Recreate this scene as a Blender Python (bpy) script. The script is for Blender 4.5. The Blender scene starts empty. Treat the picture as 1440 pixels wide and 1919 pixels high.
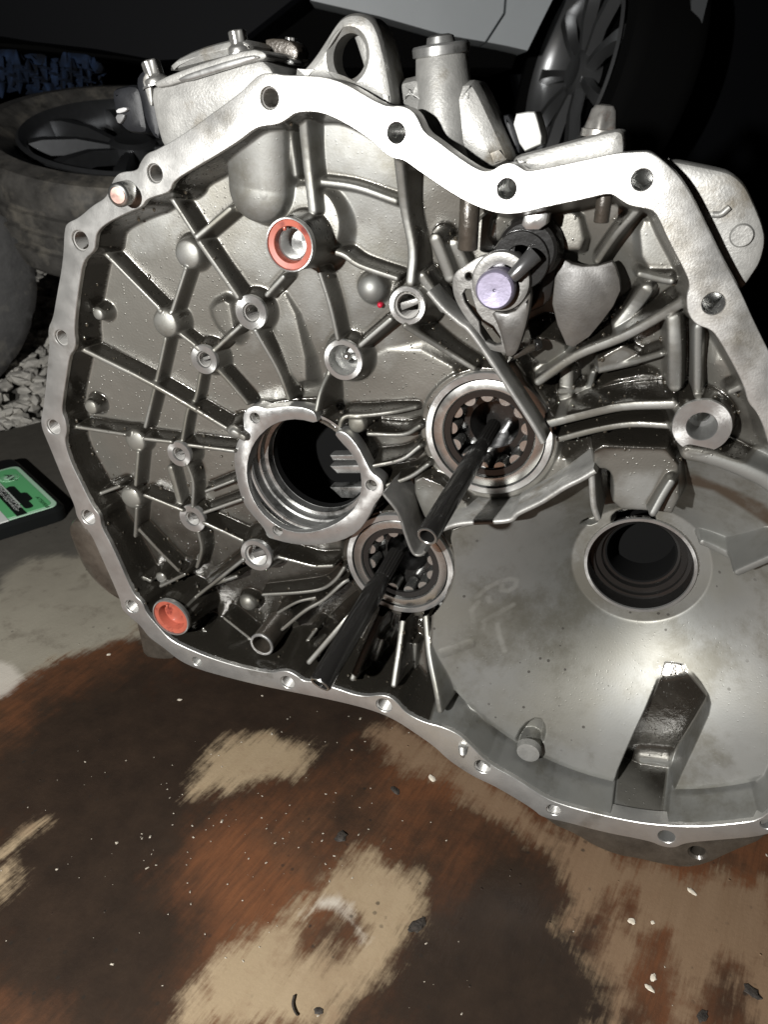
import bpy, bmesh, math, random
import numpy as np
from mathutils import Vector, Matrix
from mathutils.geometry import delaunay_2d_cdt
random.seed(7); rng = np.random.default_rng(7)
sc = bpy.context.scene
COL = sc.collection

# ------------------------------------------------------------------ camera, world, lamp
F_PX, VX, VY, D, ZC = 1400.0, 1290.0, 210.0, 0.42, 0.532
PITCH = math.atan((960 - VY) / F_PX)
_s, _c = math.sin(PITCH), math.cos(PITCH)
YAW = math.atan(((VX - 720) / F_PX) / ((960 - VY) / F_PX * _s + _c))
_S, _C = math.sin(YAW), math.cos(YAW)
cam = bpy.data.cameras.new('camera'); cam_o = bpy.data.objects.new('camera', cam); COL.objects.link(cam_o)
cam.sensor_fit = 'HORIZONTAL'; cam.sensor_width = 36; cam.lens = 35.0; cam.clip_start = 0.02; cam.clip_end = 200
cam_o.location = (0, 0, ZC); cam_o.rotation_euler = (math.pi / 2 - PITCH, 0, YAW)
cam.dof.use_dof = True; cam.dof.focus_distance = 0.53; cam.dof.aperture_fstop = 20
sc.camera = cam_o
w_ = bpy.data.worlds.new('World'); sc.world = w_; w_.use_nodes = True
_n = w_.node_tree.nodes; _bg = _n['Background']
_sky = _n.new('ShaderNodeTexSky'); _sky.sky_type = 'NISHITA'; _sky.sun_disc = False
_sky.sun_elevation = math.radians(-4.0); _sky.sun_rotation = math.radians(200)
w_.node_tree.links.new(_sky.outputs[0], _bg.inputs[0]); _bg.inputs[1].default_value = 0.05
lamp = bpy.data.lights.new('work_lamp', 'POINT'); lamp_o = bpy.data.objects.new('work_lamp', lamp); COL.objects.link(lamp_o)
lamp.energy = 84; lamp.shadow_soft_size = 0.011; lamp.color = (1.0, 0.99, 0.965)
lamp_o.location = (-0.32, -0.44, ZC + 0.08)
sc.view_settings.view_transform = 'Standard'; sc.view_settings.look = 'None'
sc.view_settings.exposure = 0.0; sc.view_settings.gamma = 1.0

# ------------------------------------------------------------------ photograph geometry: rays to planes
def ray(x, y):
    u = (np.asarray(x, float) - 720) / F_PX; v = (960 - np.asarray(y, float)) / F_PX
    yy = v * _s + _c; zz = v * _c - _s
    return np.stack([u * _C - yy * _S, u * _S + yy * _C, zz], -1)
def P(x, y, w):                      # point at depth w behind the flange plane (the plane Y = D)
    r = ray(x, y); t = (D + np.asarray(w, float)) / r[..., 1]
    p = r * t[..., None]; p[..., 2] += ZC; return p
def T(x, y, z=0.0):                  # point on a level plane
    r = ray(x, y); t = (z - ZC) / r[..., 2]
    p = r * t[..., None]; p[..., 2] += ZC; return p
def XZ(pts, w):
    a = np.array(pts, float); p = P(a[:, 0], a[:, 1], w); return p[:, [0, 2]]
def Rm(x, y, w, r): return float(np.linalg.norm(P(x + r, y, w) - P(x - r, y, w))) / 2
def at_dist(x, y, d):                # point on the ray at horizontal distance d from the camera
    r = ray(x, y); p = r * (d / math.hypot(r[0], r[1])); p[2] += ZC; return p

def chaikin(a, n=2, closed=True):
    a = np.array(a, float)
    for _ in range(n):
        b = np.roll(a, -1, 0)
        q = np.stack([a * .75 + b * .25, a * .25 + b * .75], 1).reshape(-1, a.shape[1])
        if not closed: q = np.concatenate([a[:1], q[1:-3] if False else q[:-2], a[-1:]])
        a = q
    return a
def smooth_line(a, n=5):             # Catmull-Rom through the points
    a = np.array(a, float)
    if len(a) < 3: return a
    e = np.concatenate([[2 * a[0] - a[1]], a, [2 * a[-1] - a[-2]]]); out = []
    for i in range(1, len(e) - 2):
        p0, p1, p2, p3 = e[i - 1:i + 3]
        for t in np.arange(n) / n:
            out.append(.5 * (2 * p1 + (p2 - p0) * t + (2 * p0 - 5 * p1 + 4 * p2 - p3) * t * t + (3 * p1 - p0 - 3 * p2 + p3) * t ** 3))
    out.append(a[-1]); return np.array(out)
def area2(a): b = np.roll(a, -1, 0); return float((a[:, 0] * b[:, 1] - b[:, 0] * a[:, 1]).sum()) / 2
def offset(a, d):                    # grow (d > 0) a closed outline
    a = np.asarray(a); s = 1 if area2(a) > 0 else -1
    e = np.roll(a, -1, 0) - a; l = np.linalg.norm(e, axis=1, keepdims=True); l[l == 0] = 1; e = e / l
    n = np.stack([e[:, 1], -e[:, 0]], 1) * s; m = n + np.roll(n, 1, 0)
    m /= np.maximum(np.linalg.norm(m, axis=1, keepdims=True), 1e-6)
    k = 1 / np.clip((m * n).sum(1, keepdims=True), .5, 1); return a + m * k * d

# ------------------------------------------------------------------ materials
MATS = {}
def mat(name, base=(.5, .5, .5), metal=0., rough=.5, coat=0., coat_rough=.1, noise=0., nscale=60., bump=0., bscale=300., rvar=0., dirt=0., dirt_col=(.03, .028, .022), dscale=25., spec=.5, aniso=0.):
    if name in MATS: return MATS[name]
    m = bpy.data.materials.new(name); m.use_nodes = True; nt = m.node_tree; N = nt.nodes; L = nt.links
    b = N['Principled BSDF']; b.inputs['Metallic'].default_value = metal; b.inputs['Roughness'].default_value = rough
    b.inputs['Base Color'].default_value = (*base, 1); b.inputs['Coat Weight'].default_value = coat; b.inputs['Coat Roughness'].default_value = coat_rough
    b.inputs['Specular IOR Level'].default_value = spec
    geo = N.new('ShaderNodeNewGeometry')
    def nz(scale, detail=5, rough=.6):
        n = N.new('ShaderNodeTexNoise'); n.inputs['Scale'].default_value = scale; n.inputs['Detail'].default_value = detail; n.inputs['Roughness'].default_value = rough
        L.new(geo.outputs['Position'], n.inputs['Vector']); return n
    col = None
    if noise:
        n = nz(nscale); mr = N.new('ShaderNodeMapRange'); mr.inputs[1].default_value = .3; mr.inputs[2].default_value = .7
        mr.inputs[3].default_value = 1 - noise; mr.inputs[4].default_value = 1 + noise; L.new(n.outputs[0], mr.inputs[0])
        v = N.new('ShaderNodeVectorMath'); v.operation = 'SCALE'; v.inputs[0].default_value = base; L.new(mr.outputs[0], v.inputs[3]); col = v.outputs[0]
    if dirt:
        n = nz(dscale, 7, .65); mr = N.new('ShaderNodeMapRange'); mr.inputs[1].default_value = .62 - dirt * .3; mr.inputs[2].default_value = .72 - dirt * .1
        L.new(n.outputs[0], mr.inputs[0]); mx = N.new('ShaderNodeMix'); mx.data_type = 'RGBA'; L.new(mr.outputs[0], mx.inputs[0])
        if col: L.new(col, mx.inputs[6])
        else: mx.inputs[6].default_value = (*base, 1)
        mx.inputs[7].default_value = (*dirt_col, 1); col = mx.outputs[2]
    if col: L.new(col, b.inputs['Base Color'])
    if rvar:
        n = nz(nscale * 1.7); mr = N.new('ShaderNodeMapRange'); mr.inputs[1].default_value = .3; mr.inputs[2].default_value = .7
        mr.inputs[3].default_value = max(.03, rough - rvar); mr.inputs[4].default_value = rough + rvar; L.new(n.outputs[0], mr.inputs[0]); L.new(mr.outputs[0], b.inputs['Roughness'])
    if aniso:
        b.inputs['Anisotropic'].default_value = aniso; tg = N.new('ShaderNodeTangent'); tg.direction_type = 'RADIAL'; tg.axis = 'Y'; L.new(tg.outputs[0], b.inputs['Tangent'])
    if bump:
        n = nz(bscale, 4); bp = N.new('ShaderNodeBump'); bp.inputs['Strength'].default_value = bump; bp.inputs['Distance'].default_value = .001
        L.new(n.outputs[0], bp.inputs['Height']); L.new(bp.outputs[0], b.inputs['Normal'])
    MATS[name] = m; return m
M_FACE = mat('machined_flange_face', (.54, .535, .515), .84, .36, noise=.10, nscale=35, bump=.12, bscale=900, rvar=.08, dirt=.20, dirt_col=(.25, .232, .195), dscale=16)
M_RING = mat('machined_ring', (.42, .42, .41), .80, .34, noise=.12, nscale=80, bump=.1, bscale=900, rvar=.08, aniso=.75)
M_RINGD = mat('machined_ring_oily', (.36, .36, .35), .8, .30, noise=.2, nscale=60, rvar=.08, dirt=.25, dirt_col=(.05, .05, .045), dscale=40)
M_STEEL = mat('bearing_steel', (.48, .48, .46), .95, .26, noise=.1, rvar=.06)
M_BLACK = mat('black_oily_steel', (.010, .0095, .009), .0, .2, spec=.4, coat=.35, coat_rough=.06, bump=.2, bscale=120)
M_VOID = mat('cavity_shade', (.004, .004, .004), 0, .9, spec=.1)  # near-black colour painted in as the shade of deep cavities
M_THREAD = mat('cut_thread', (.42, .41, .39), .45, .42)
M_OUT = mat('weathered_cast_aluminium', (.25, .247, .234), .45, .48, noise=.3, nscale=45, bump=.22, bscale=700, rvar=.1, dirt=.25, dirt_col=(.13, .115, .09), dscale=38)
M_OUTD = mat('oil_soaked_casting', (.055, .047, .038), .3, .35, coat=.5, coat_rough=.12, noise=.4, nscale=60, bump=.5, bscale=300)
M_RED = mat('red_plastic', (.29, .070, .044), 0, .42, coat=.25, coat_rough=.1, noise=.2, nscale=90, dirt=.22, dirt_col=(.12, .02, .015), dscale=120)
M_PURPLE = mat('tinted_shaft_end', (.235, .215, .29), .5, .38, noise=.35, nscale=60, bump=.08, bscale=500)
M_LEVER = mat('oily_lever_steel', (.14, .136, .128), .4, .40, noise=.25, nscale=80, bump=.2, bscale=400, rvar=.1)
M_FAN = mat('oily_bronze_plate', (.048, .044, .039), .1, .45, coat=.2, coat_rough=.12, noise=.35, nscale=50, bump=.10, bscale=700, rvar=.1)
M_BOLT = mat('zinc_bolt', (.62, .61, .58), .9, .28, noise=.15, nscale=150)
M_COPPER = mat('dull_copper_pin', (.42, .27, .23), .6, .4, noise=.2, nscale=150, rvar=.1)
M_PLAST = mat('black_plastic', (.009, .0095, .011), 0, .48, noise=.3, nscale=90, bump=.15, spec=.22)
M_RUBBER = mat('tyre_rubber', (.070, .066, .060), 0, .62, noise=.5, nscale=30, bump=1.0, bscale=55, dirt=.35, dirt_col=(.17, .155, .13), dscale=16)
M_ALLOY = mat('alloy_wheel_silver', (.13, .133, .138), .8, .36, noise=.1)
M_BCAR = mat('black_car_paint', (.006, .0065, .008), 0, .6, spec=.12)
M_WCAR = mat('white_car_paint', (.62, .66, .68), 0, .4, coat=.4, noise=.04, nscale=8)
M_BLUE = mat('blue_cloth', (.010, .024, .06), 0, .9, noise=.6, nscale=40, bump=1.0, bscale=90)
M_GRAVEL = mat('pale_gravel', (.44, .42, .38), 0, .8, noise=.25, nscale=20, bump=.4, bscale=150)
M_CHIP = mat('wood_splinter', (.62, .56, .46), 0, .7, noise=.2)
M_DCHIP = mat('dark_dirt_crumb', (.030, .024, .019), 0, .7, noise=.6, nscale=250, bump=.8, bscale=500)

def node_mat(name):
    m = bpy.data.materials.new(name); m.use_nodes = True; return m, m.node_tree.nodes, m.node_tree.links, m.node_tree.nodes['Principled BSDF']
def mix(N, L, fac, a, b):
    mx = N.new('ShaderNodeMix'); mx.data_type = 'RGBA'
    for s, i in ((fac, 0), (a, 6), (b, 7)):
        if isinstance(s, tuple): mx.inputs[i].default_value = (*s, 1)
        elif isinstance(s, (int, float)): mx.inputs[i].default_value = s
        else: L.new(s, mx.inputs[i])
    return mx.outputs[2]
def rng_(N, L, src, a, b, c=0., d=1., smooth=True):
    m = N.new('ShaderNodeMapRange'); m.interpolation_type = 'SMOOTHSTEP' if smooth else 'LINEAR'
    for i, v in enumerate((a, b, c, d)): m.inputs[i + 1].default_value = v
    L.new(src, m.inputs[0]); return m.outputs[0]
def math_(N, L, op, a, b=0.):
    m = N.new('ShaderNodeMath'); m.operation = op
    for i, s in enumerate((a, b)):
        if isinstance(s, (int, float)): m.inputs[i].default_value = s
        else: L.new(s, m.inputs[i])
    return m.outputs[0]
def noise_(N, L, vec, scale, detail=5, rough=.6):
    n = N.new('ShaderNodeTexNoise'); n.inputs['Scale'].default_value = scale; n.inputs['Detail'].default_value = detail; n.inputs['Roughness'].default_value = rough
    L.new(vec, n.inputs['Vector']); return n.outputs[0]
def attr_(N, name):
    a = N.new('ShaderNodeAttribute'); a.attribute_name = name; return a.outputs['Fac']

def casting_material():
    m, N, L, b = node_mat('cast_aluminium_with_oil_film')
    pos = N.new('ShaderNodeNewGeometry').outputs['Position']
    oil = attr_(N, 'oil'); chalk = attr_(N, 'chalk'); rust = attr_(N, 'rust')
    n1 = noise_(N, L, pos, 22, 6); n2 = noise_(N, L, pos, 140, 4)
    n3 = noise_(N, L, pos, 8, 3)
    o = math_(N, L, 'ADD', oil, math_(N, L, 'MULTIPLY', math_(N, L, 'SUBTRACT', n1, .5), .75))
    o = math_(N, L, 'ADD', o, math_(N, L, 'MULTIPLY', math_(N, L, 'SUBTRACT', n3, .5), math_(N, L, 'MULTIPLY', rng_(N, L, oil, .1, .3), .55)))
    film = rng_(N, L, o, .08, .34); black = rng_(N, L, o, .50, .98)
    dry = mix(N, L, n1, (.18, .182, .173), (.285, .285, .27))
    n7 = noise_(N, L, pos, 13, 8, .7)
    dry = mix(N, L, rng_(N, L, n3, .48, .66, 0, .55), dry, (.21, .20, .165)); dry = mix(N, L, rng_(N, L, n7, .44, .64, 0, .85), dry, (.135, .128, .105))
    sp = N.new('ShaderNodeTexVoronoi'); sp.inputs['Scale'].default_value = 150; sp.inputs['Randomness'].default_value = 1; L.new(pos, sp.inputs['Vector'])
    sw = N.new('ShaderNodeSeparateColor'); L.new(sp.outputs['Color'], sw.inputs[0])
    spn = rng_(N, L, n3, .45, .62)
    speck = math_(N, L, 'MULTIPLY', math_(N, L, 'MULTIPLY', spn, math_(N, L, 'LESS_THAN', sp.outputs['Distance'], .18)), math_(N, L, 'GREATER_THAN', sw.outputs[0], .89))
    dry = mix(N, L, math_(N, L, 'MULTIPLY', speck, .8), dry, (.05, .045, .04))
    dry = mix(N, L, math_(N, L, 'MULTIPLY', rust, rng_(N, L, n1, .35, .55)), dry, (.10, .075, .055))
    dry = mix(N, L, math_(N, L, 'MULTIPLY', chalk, rng_(N, L, n1, .3, .6, .02, .18)), dry, (.62, .62, .58))
    olive = mix(N, L, n1, (.085, .081, .069), (.158, .152, .136))
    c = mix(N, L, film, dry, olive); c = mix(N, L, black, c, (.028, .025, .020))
    L.new(c, b.inputs['Base Color'])
    L.new(math_(N, L, 'SUBTRACT', .72, math_(N, L, 'MULTIPLY', film, .15)), b.inputs['Metallic'])
    r = mix(N, L, film, (.52, .52, .52), (.42, .42, .42)); r = mix(N, L, black, r, (.26, .26, .26)); L.new(r, b.inputs['Roughness'])
    L.new(rng_(N, L, o, .15, .8, .05, .8), b.inputs['Coat Weight']); b.inputs['Coat Roughness'].default_value = .09
    # fine casting grain plus beads of oil
    vd = N.new('ShaderNodeTexVoronoi'); vd.inputs['Scale'].default_value = 380; L.new(pos, vd.inputs['Vector'])
    vs = N.new('ShaderNodeSeparateColor'); L.new(vd.outputs['Color'], vs.inputs[0])
    bead = math_(N, L, 'MULTIPLY', rng_(N, L, vd.outputs['Distance'], .30, 0.0), math_(N, L, 'GREATER_THAN', vs.outputs[0], .72))
    bead = math_(N, L, 'MULTIPLY', bead, rng_(N, L, o, .1, .5, .15, 1.0))
    n5 = noise_(N, L, pos, 700, 3); n6 = noise_(N, L, pos, 95, 3)
    h = math_(N, L, 'ADD', math_(N, L, 'MULTIPLY', n5, rng_(N, L, oil, .05, .3, .07, .17)), math_(N, L, 'MULTIPLY', bead, .9))
    h = math_(N, L, 'ADD', h, math_(N, L, 'MULTIPLY', math_(N, L, 'MULTIPLY', n6, rng_(N, L, o, .3, .9)), .8))
    bp = N.new('ShaderNodeBump'); bp.inputs['Strength'].default_value = .55; bp.inputs['Distance'].default_value = .001
    L.new(h, bp.inputs['Height']); L.new(bp.outputs[0], b.inputs['Normal']); L.new(bp.outputs[0], b.inputs['Coat Normal'])
    return m
M_CAST = casting_material()

# ------------------------------------------------------------------ object helpers
def tag(o, label=None, cat=None, group=None, kind=None):
    for k, v in (('label', label), ('category', cat), ('group', group), ('kind', kind)):
        if v: o[k] = v
    return o
def empty(name, loc, label=None, cat=None, group=None, kind=None):
    o = bpy.data.objects.new(name, None); COL.objects.link(o); o.location = loc; o.empty_display_size = .02
    return tag(o, label, cat, group, kind)
def wloc(o):
    l = Vector((0, 0, 0))
    while o: l += o.location; o = o.parent
    return l
def link(name, me, m, parent=None, sharp=35):
    if m: me.materials.append(m)
    if sharp is not None:
        me.polygons.foreach_set('use_smooth', [True] * len(me.polygons))
        try: me.set_sharp_from_angle(angle=math.radians(sharp))
        except Exception: pass
    o = bpy.data.objects.new(name, me); COL.objects.link(o)
    if parent:
        l = wloc(parent); me.transform(Matrix.Translation(-l)); o.parent = parent
    return o
def mesh(name, V, Fc, m, parent=None, sharp=35):
    me = bpy.data.meshes.new(name); me.from_pydata([tuple(map(float, v)) for v in V], [], [tuple(f) for f in Fc]); me.validate(); 
    bm = bmesh.new(); bm.from_mesh(me); bmesh.ops.recalc_face_normals(bm, faces=bm.faces); bm.to_mesh(me); bm.free()
    return link(name, me, m, parent, sharp)
def copy_tree(o, parent=None):
    c = o.copy(); COL.objects.link(c); c.parent = parent
    for ch in list(o.children): copy_tree(ch, c)
    return c
def basis(ax):
    ax = Vector(ax).normalized(); u = ax.cross(Vector((0, 0, 1)))
    if u.length < .05: u = ax.cross(Vector((1, 0, 0)))
    u.normalize(); return ax, u, ax.cross(u)
def lathe(name, c, ax, prof, m, parent=None, n=48, sharp=35, cap0=False, cap1=False, a0=0., a1=2 * math.pi, wob=None):
    c = Vector(c); ax, u, v = basis(ax); V = []; Fc = []; full = abs(a1 - a0 - 2 * math.pi) < 1e-6; k = n if full else n + 1
    for r, t in prof:
        for i in range(k):
            a = a0 + (a1 - a0) * i / n; rr = r * (wob(a, t) if wob else 1)
            V.append(c + ax * t + (u * math.cos(a) + v * math.sin(a)) * rr)
    for j in range(len(prof) - 1):
        for i in range(n):
            i2 = (i + 1) % k; Fc.append((j * k + i, j * k + i2, (j + 1) * k + i2, (j + 1) * k + i))
    if cap0: Fc.append(tuple(range(k))[::-1])
    if cap1: Fc.append(tuple(range((len(prof) - 1) * k, len(prof) * k)))
    return mesh(name, V, Fc, m, parent, sharp)
def rod(name, p0, p1, r, m, parent=None, n=24, ch=.15, r1=None):
    p0 = Vector(p0); p1 = Vector(p1); l = (p1 - p0).length; r1 = r if r1 is None else r1; c = min(r, r1) * ch
    return lathe(name, p0, p1 - p0, [(r - c, 0), (r, c), (r1, l - c), (r1 - c, l)], m, parent, n, 50, True, True)
def inside(c, loop):
    a = np.asarray(loop, float); b = np.roll(a, -1, 0); r = np.zeros(len(c), bool)
    for (ax, az), (bx, bz) in zip(a, b):
        if az != bz: r ^= ((az <= c[:, 1]) != (bz <= c[:, 1])) & (c[:, 0] < ax + (c[:, 1] - az) / (bz - az) * (bx - ax))
    return r
def cdt(outer, holes=()):
    V = []; E = []
    for lp in (outer, *holes):
        s = len(V); V += [Vector((float(p[0]), float(p[1]))) for p in lp]; E += [(s + i, s + (i + 1) % len(lp)) for i in range(len(lp))]
    r = delaunay_2d_cdt(V, E, [], 0, 1e-7); v = np.array([tuple(p) for p in r[0]]); f = [tuple(t) for t in r[2]]
    c = np.array([v[list(t)].mean(0) for t in f]); keep = inside(c, outer)
    for h in holes: keep &= ~inside(c, h)
    return [tuple(p) for p in v], [t for t, k in zip(f, keep) if k]
def plate(name, out, w0, w1, m, parent=None, bev=.0006, holes=(), sharp=30, back=True, hole_depth=None):
    """flat-faced slab: outline and holes are X,Z loops, faces at depths w0 (front) and w1"""
    out = np.asarray(out); tin = offset(out, -bev); V = []; Fc = []
    fv, ff = cdt(tin, [offset(h, bev * .6) for h in holes])
    V += [(x, D + w0, z) for x, z in fv]; Fc += ff
    def strip(a, wa, b, wb):
        s = len(V); k = len(a); V.extend([(x, D + wa, z) for x, z in a]); V.extend([(x, D + wb, z) for x, z in b])
        for i in range(k): Fc.append((s + i, s + (i + 1) % k, s + k + (i + 1) % k, s + k + i))
    mid = offset(out, -bev * .3)
    strip(tin, w0, mid, w0 + bev * .3); strip(mid, w0 + bev * .3, out, w0 + bev); strip(out, w0 + bev, out, w1)
    for h in holes:
        ht = offset(h, bev * .6); strip(ht, w0, h, w0 + bev * .6); strip(h, w0 + bev * .6, h, hole_depth or w1)
    if back:
        fv, ff = cdt(out, list(holes) if hole_depth is None else []); s = len(V); V += [(x, D + w1, z) for x, z in fv]; Fc += [tuple(i + s for i in f) for f in ff]
    me = bpy.data.meshes.new(name); me.from_pydata([tuple(map(float, v)) for v in V], [], Fc); me.validate()
    bm = bmesh.new(); bm.from_mesh(me); bmesh.ops.remove_doubles(bm, verts=bm.verts, dist=1e-6); bmesh.ops.recalc_face_normals(bm, faces=bm.faces); bm.to_mesh(me); bm.free()
    return link(name, me, m, parent, sharp)
def pplate(name, px, w0, w1, m, parent=None, bev=.0015, holes=(), n=1, **k):
    return plate(name, chaikin(XZ(px, w0), n), w0, w1, m, parent, bev, holes, **k)
def circ(x, y, w, r, n=28):
    c = P(x, y, w); R = Rm(x, y, w, r); a = np.arange(n) / n * 2 * math.pi
    return np.stack([c[0] + R * np.cos(a), c[2] + R * np.sin(a)], 1)
def ell(x, y, w, rx, ry, n=32, rot=0.):
    a = np.arange(n) / n * 2 * math.pi; cx = rx * np.cos(a); cy = ry * np.sin(a)
    return XZ(np.stack([x + cx * math.cos(rot) - cy * math.sin(rot), y + cx * math.sin(rot) + cy * math.cos(rot)], 1), w)
def ribbon(name, px, w0, w1, th, m, parent=None):
    """thin standing web: crest line in the photograph at depth w0, running back to w1"""
    a = smooth_line(px, 5); p = XZ(a, w0); t = np.gradient(p, axis=0); t /= np.linalg.norm(t, axis=1, keepdims=True); nn = np.stack([t[:, 1], -t[:, 0]], 1)
    V = []; Fc = []; k = len(p); h = th / 2
    prof = [(-h * 1.25, w1), (-h, w0 + h * .8), (-h * .6, w0 + h * .15), (0, w0), (h * .6, w0 + h * .15), (h, w0 + h * .8), (h * 1.25, w1)]
    for o, w in prof: V += [(p[i, 0] + nn[i, 0] * o, D + w, p[i, 1] + nn[i, 1] * o) for i in range(k)]
    for j in range(len(prof) - 1):
        for i in range(k - 1): Fc.append((j * k + i, j * k + i + 1, (j + 1) * k + i + 1, (j + 1) * k + i))
    for i in (0, k - 1): Fc.append(tuple(j * k + i for j in range(len(prof))))
    return mesh(name, V, Fc, m, parent, 50)
def thread(name, x, y, w, r, depth, m, parent, n=28, pitch=.0013):
    c = P(x, y, w); R = Rm(x, y, w, r); pr = [(R * .99, .0004), (R * .96, .0012)]; t = .0012
    while t < depth: pr += [(R * .86, t + pitch * .5), (R * .97, t + pitch)]; t += pitch
    pr += [(0.0001, t + .001)]
    return lathe(name, c, (0, 1, 0), pr, m, parent, n, 20)
def plain_hole(name, x, y, w, r, depth, m, parent, n=28):
    R = Rm(x, y, w, r); return lathe(name, P(x, y, w), (0, 1, 0), [(R * .985, .0006), (R * .97, .001), (R * .96, depth), (0.0001, depth)], m, parent, n, 30)

# ------------------------------------------------------------------ the gearbox housing
HB = empty('gearbox_housing', (-0.05, D + .05, 0.0), 'open cast aluminium gearbox housing, oily and ribbed, standing on stained plywood', 'gearbox housing')
OUTER = [(120,427),(128,417),(146,410),(174,385),(198,372),(208,347),(214,333),(226,323),(257,321),(262,306),(274,288),(295,281),(347,250),(399,212),(451,174),(471,153),(488,139),(512,137),(530,142),(571,142),(606,144),(644,156),(676,174),(700,189),(728,201),(752,198),(773,208),(783,222),(794,248),(818,264),(849,288),(884,312),(908,323),(926,319),(936,311),(950,306),(964,307),(978,316),(989,323),(1044,312),(1114,297),(1155,288),(1197,285),(1218,285),(1235,295),(1252,309),(1273,330),(1294,361),(1322,417),(1357,490),(1388,544),(1412,599),(1440,655),(1490,760),(1545,840),(1600,930),(1640,1050),(1640,1200),(1600,1340),(1540,1470),(1490,1540),(1440,1567),(1345,1575),(1285,1580),(1265,1590),(1240,1587),(1220,1577),(1130,1560),(1065,1542),(1015,1532),(1000,1517),(930,1475),(885,1455),(840,1425),(815,1400),(780,1376),(738,1348),(693,1330),(624,1313),(554,1299),(485,1285),(417,1268),(368,1254),(333,1237),(306,1214),(278,1195),(264,1174),(240,1155),(227,1140),(226,1126),(184,1032),(170,1001),(153,983),(142,966),(140,949),(118,901),(97,849),(87,825),(78,804),(76,787),(80,769),(85,728),(91,658),(92,644),(89,617),(99,596),(104,565),(118,488)]
INNER = [(179,454),(181,437),(198,420),(240,399),(267,389),(274,375),(295,368),(319,361),(325,340),(365,316),(417,285),(450,264),(471,247),(488,238),(519,235),(537,226),(554,212),(589,210),(617,217),(658,238),(700,267),(717,285),(738,299),(756,300),(780,318),(832,354),(884,385),(936,403),(978,401),(1023,389),(1093,375),(1134,365),(1148,365),(1162,375),(1180,387),(1211,392),(1225,396),(1235,410),(1252,450),(1280,502),(1294,533),(1286,558),(1289,589),(1305,610),(1332,618),(1346,634),(1370,676),(1395,724),(1402,755),(1419,773),(1433,804),(1445,850),(1475,885),(1540,950),(1590,1060),(1590,1200),(1550,1330),(1500,1440),(1440,1535),(1370,1545),(1295,1550),(1220,1545),(1170,1537),(1095,1520),(1050,1507),(1020,1495),(960,1455),(920,1435),(885,1400),(863,1378),(828,1362),(797,1355),(762,1338),(745,1317),(728,1305),(707,1303),(690,1306),(665,1303),(631,1291),(589,1278),(568,1277),(558,1268),(540,1258),(523,1258),(509,1263),(450,1251),(392,1233),(347,1214),(319,1200),(295,1174),(273,1148),(267,1129),(250,1115),(226,1060),(205,1015),(189,987),(187,966),(174,952),(149,901),(132,867),(120,827),(125,811),(123,790),(115,773),(118,745),(125,700),(130,667),(139,657),(142,644),(139,624),(141,589),(149,530),(156,488),(177,471)]
THREADED = [(505,185,17,.02),(290,326,14,.02),(150,452,15,.02),(115,634,12,.02),(100,801,12,.02),(165,970,12,.02),(247,1137,11,.02),(539,1279,12,.02),(720,1322,14,.02),(905,1437,15,.02),(1038,1518,13,.02)]
PLAIN = [(743,250,17,.03),(950,355,18,.03),(1204,338,20,.03),(1338,570,22,.03),(1250,1568,16,.03),(1438,1545,13,.03),(369,1240,8,.005)]
o_c = chaikin(XZ(OUTER, 0), 2); i_c = chaikin(XZ(INNER, 0), 2)
holes = [circ(x, y, 0, r) for x, y, r, d in THREADED + PLAIN]
FLANGE = plate('flange', o_c, 0, .013, M_FACE, HB, .0007, [i_c] + holes, back=False)
for x, y, r, d in THREADED: thread('threaded_hole', x, y, .0004, r, d, M_THREAD, HB)
for x, y, r, d in PLAIN: plain_hole('bolt_hole', x, y, .0004, r, d, M_RINGD, HB)
# outer shell behind the flange and its closed back
sh = offset(chaikin(XZ(INNER, 0), 1), .006); k = len(sh); V = []; Fc = []
for w, d in ((.0128, 0), (.03, -.001), (.085, -.006), (.11, -.02), (.135, -.05)):
    V += [(x, D + w, z) for x, z in offset(sh, d)]
for j in range(4):
    for i in range(k): Fc.append((j * k + i, j * k + (i + 1) % k, (j + 1) * k + (i + 1) % k, (j + 1) * k + i))
Fc.append(tuple(range(4 * k, 5 * k))); mesh('outer_shell', V, Fc, M_OUT, HB, 40)

# ---- inside of the casting: one height field, cut into its floor, walls, ribs and bosses
STEP = .00066
x0, x1 = o_c[:, 0].min() - .002, min(o_c[:, 0].max(), .20); z0, z1 = o_c[:, 1].min() - .002, o_c[:, 1].max() + .002
gx = np.arange(x0, x1, STEP); gz = np.arange(z0, z1, STEP); NX, NZ = len(gx), len(gz)
def sdf(poly, X, Z):                 # signed distance, positive inside
    d2 = np.full(X.shape, 1e9, np.float32); ins = np.zeros(X.shape, bool); q = np.roll(poly, -1, 0)
    for (ax, az), (bx, bz) in zip(poly, q):
        ex, ez = bx - ax, bz - az; l = ex * ex + ez * ez + 1e-14
        t = np.clip(((X - ax) * ex + (Z - az) * ez) / l, 0, 1); dx = X - ax - t * ex; dz = Z - az - t * ez
        np.minimum(d2, dx * dx + dz * dz, out=d2)
        c = ((az <= Z) & (bz > Z)) | ((bz <= Z) & (az > Z))
        ins ^= c & (X < ax + (Z - az) / (ez if abs(ez) > 1e-12 else 1e-12) * ex)
    return np.where(ins, 1, -1) * np.sqrt(d2)
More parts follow.
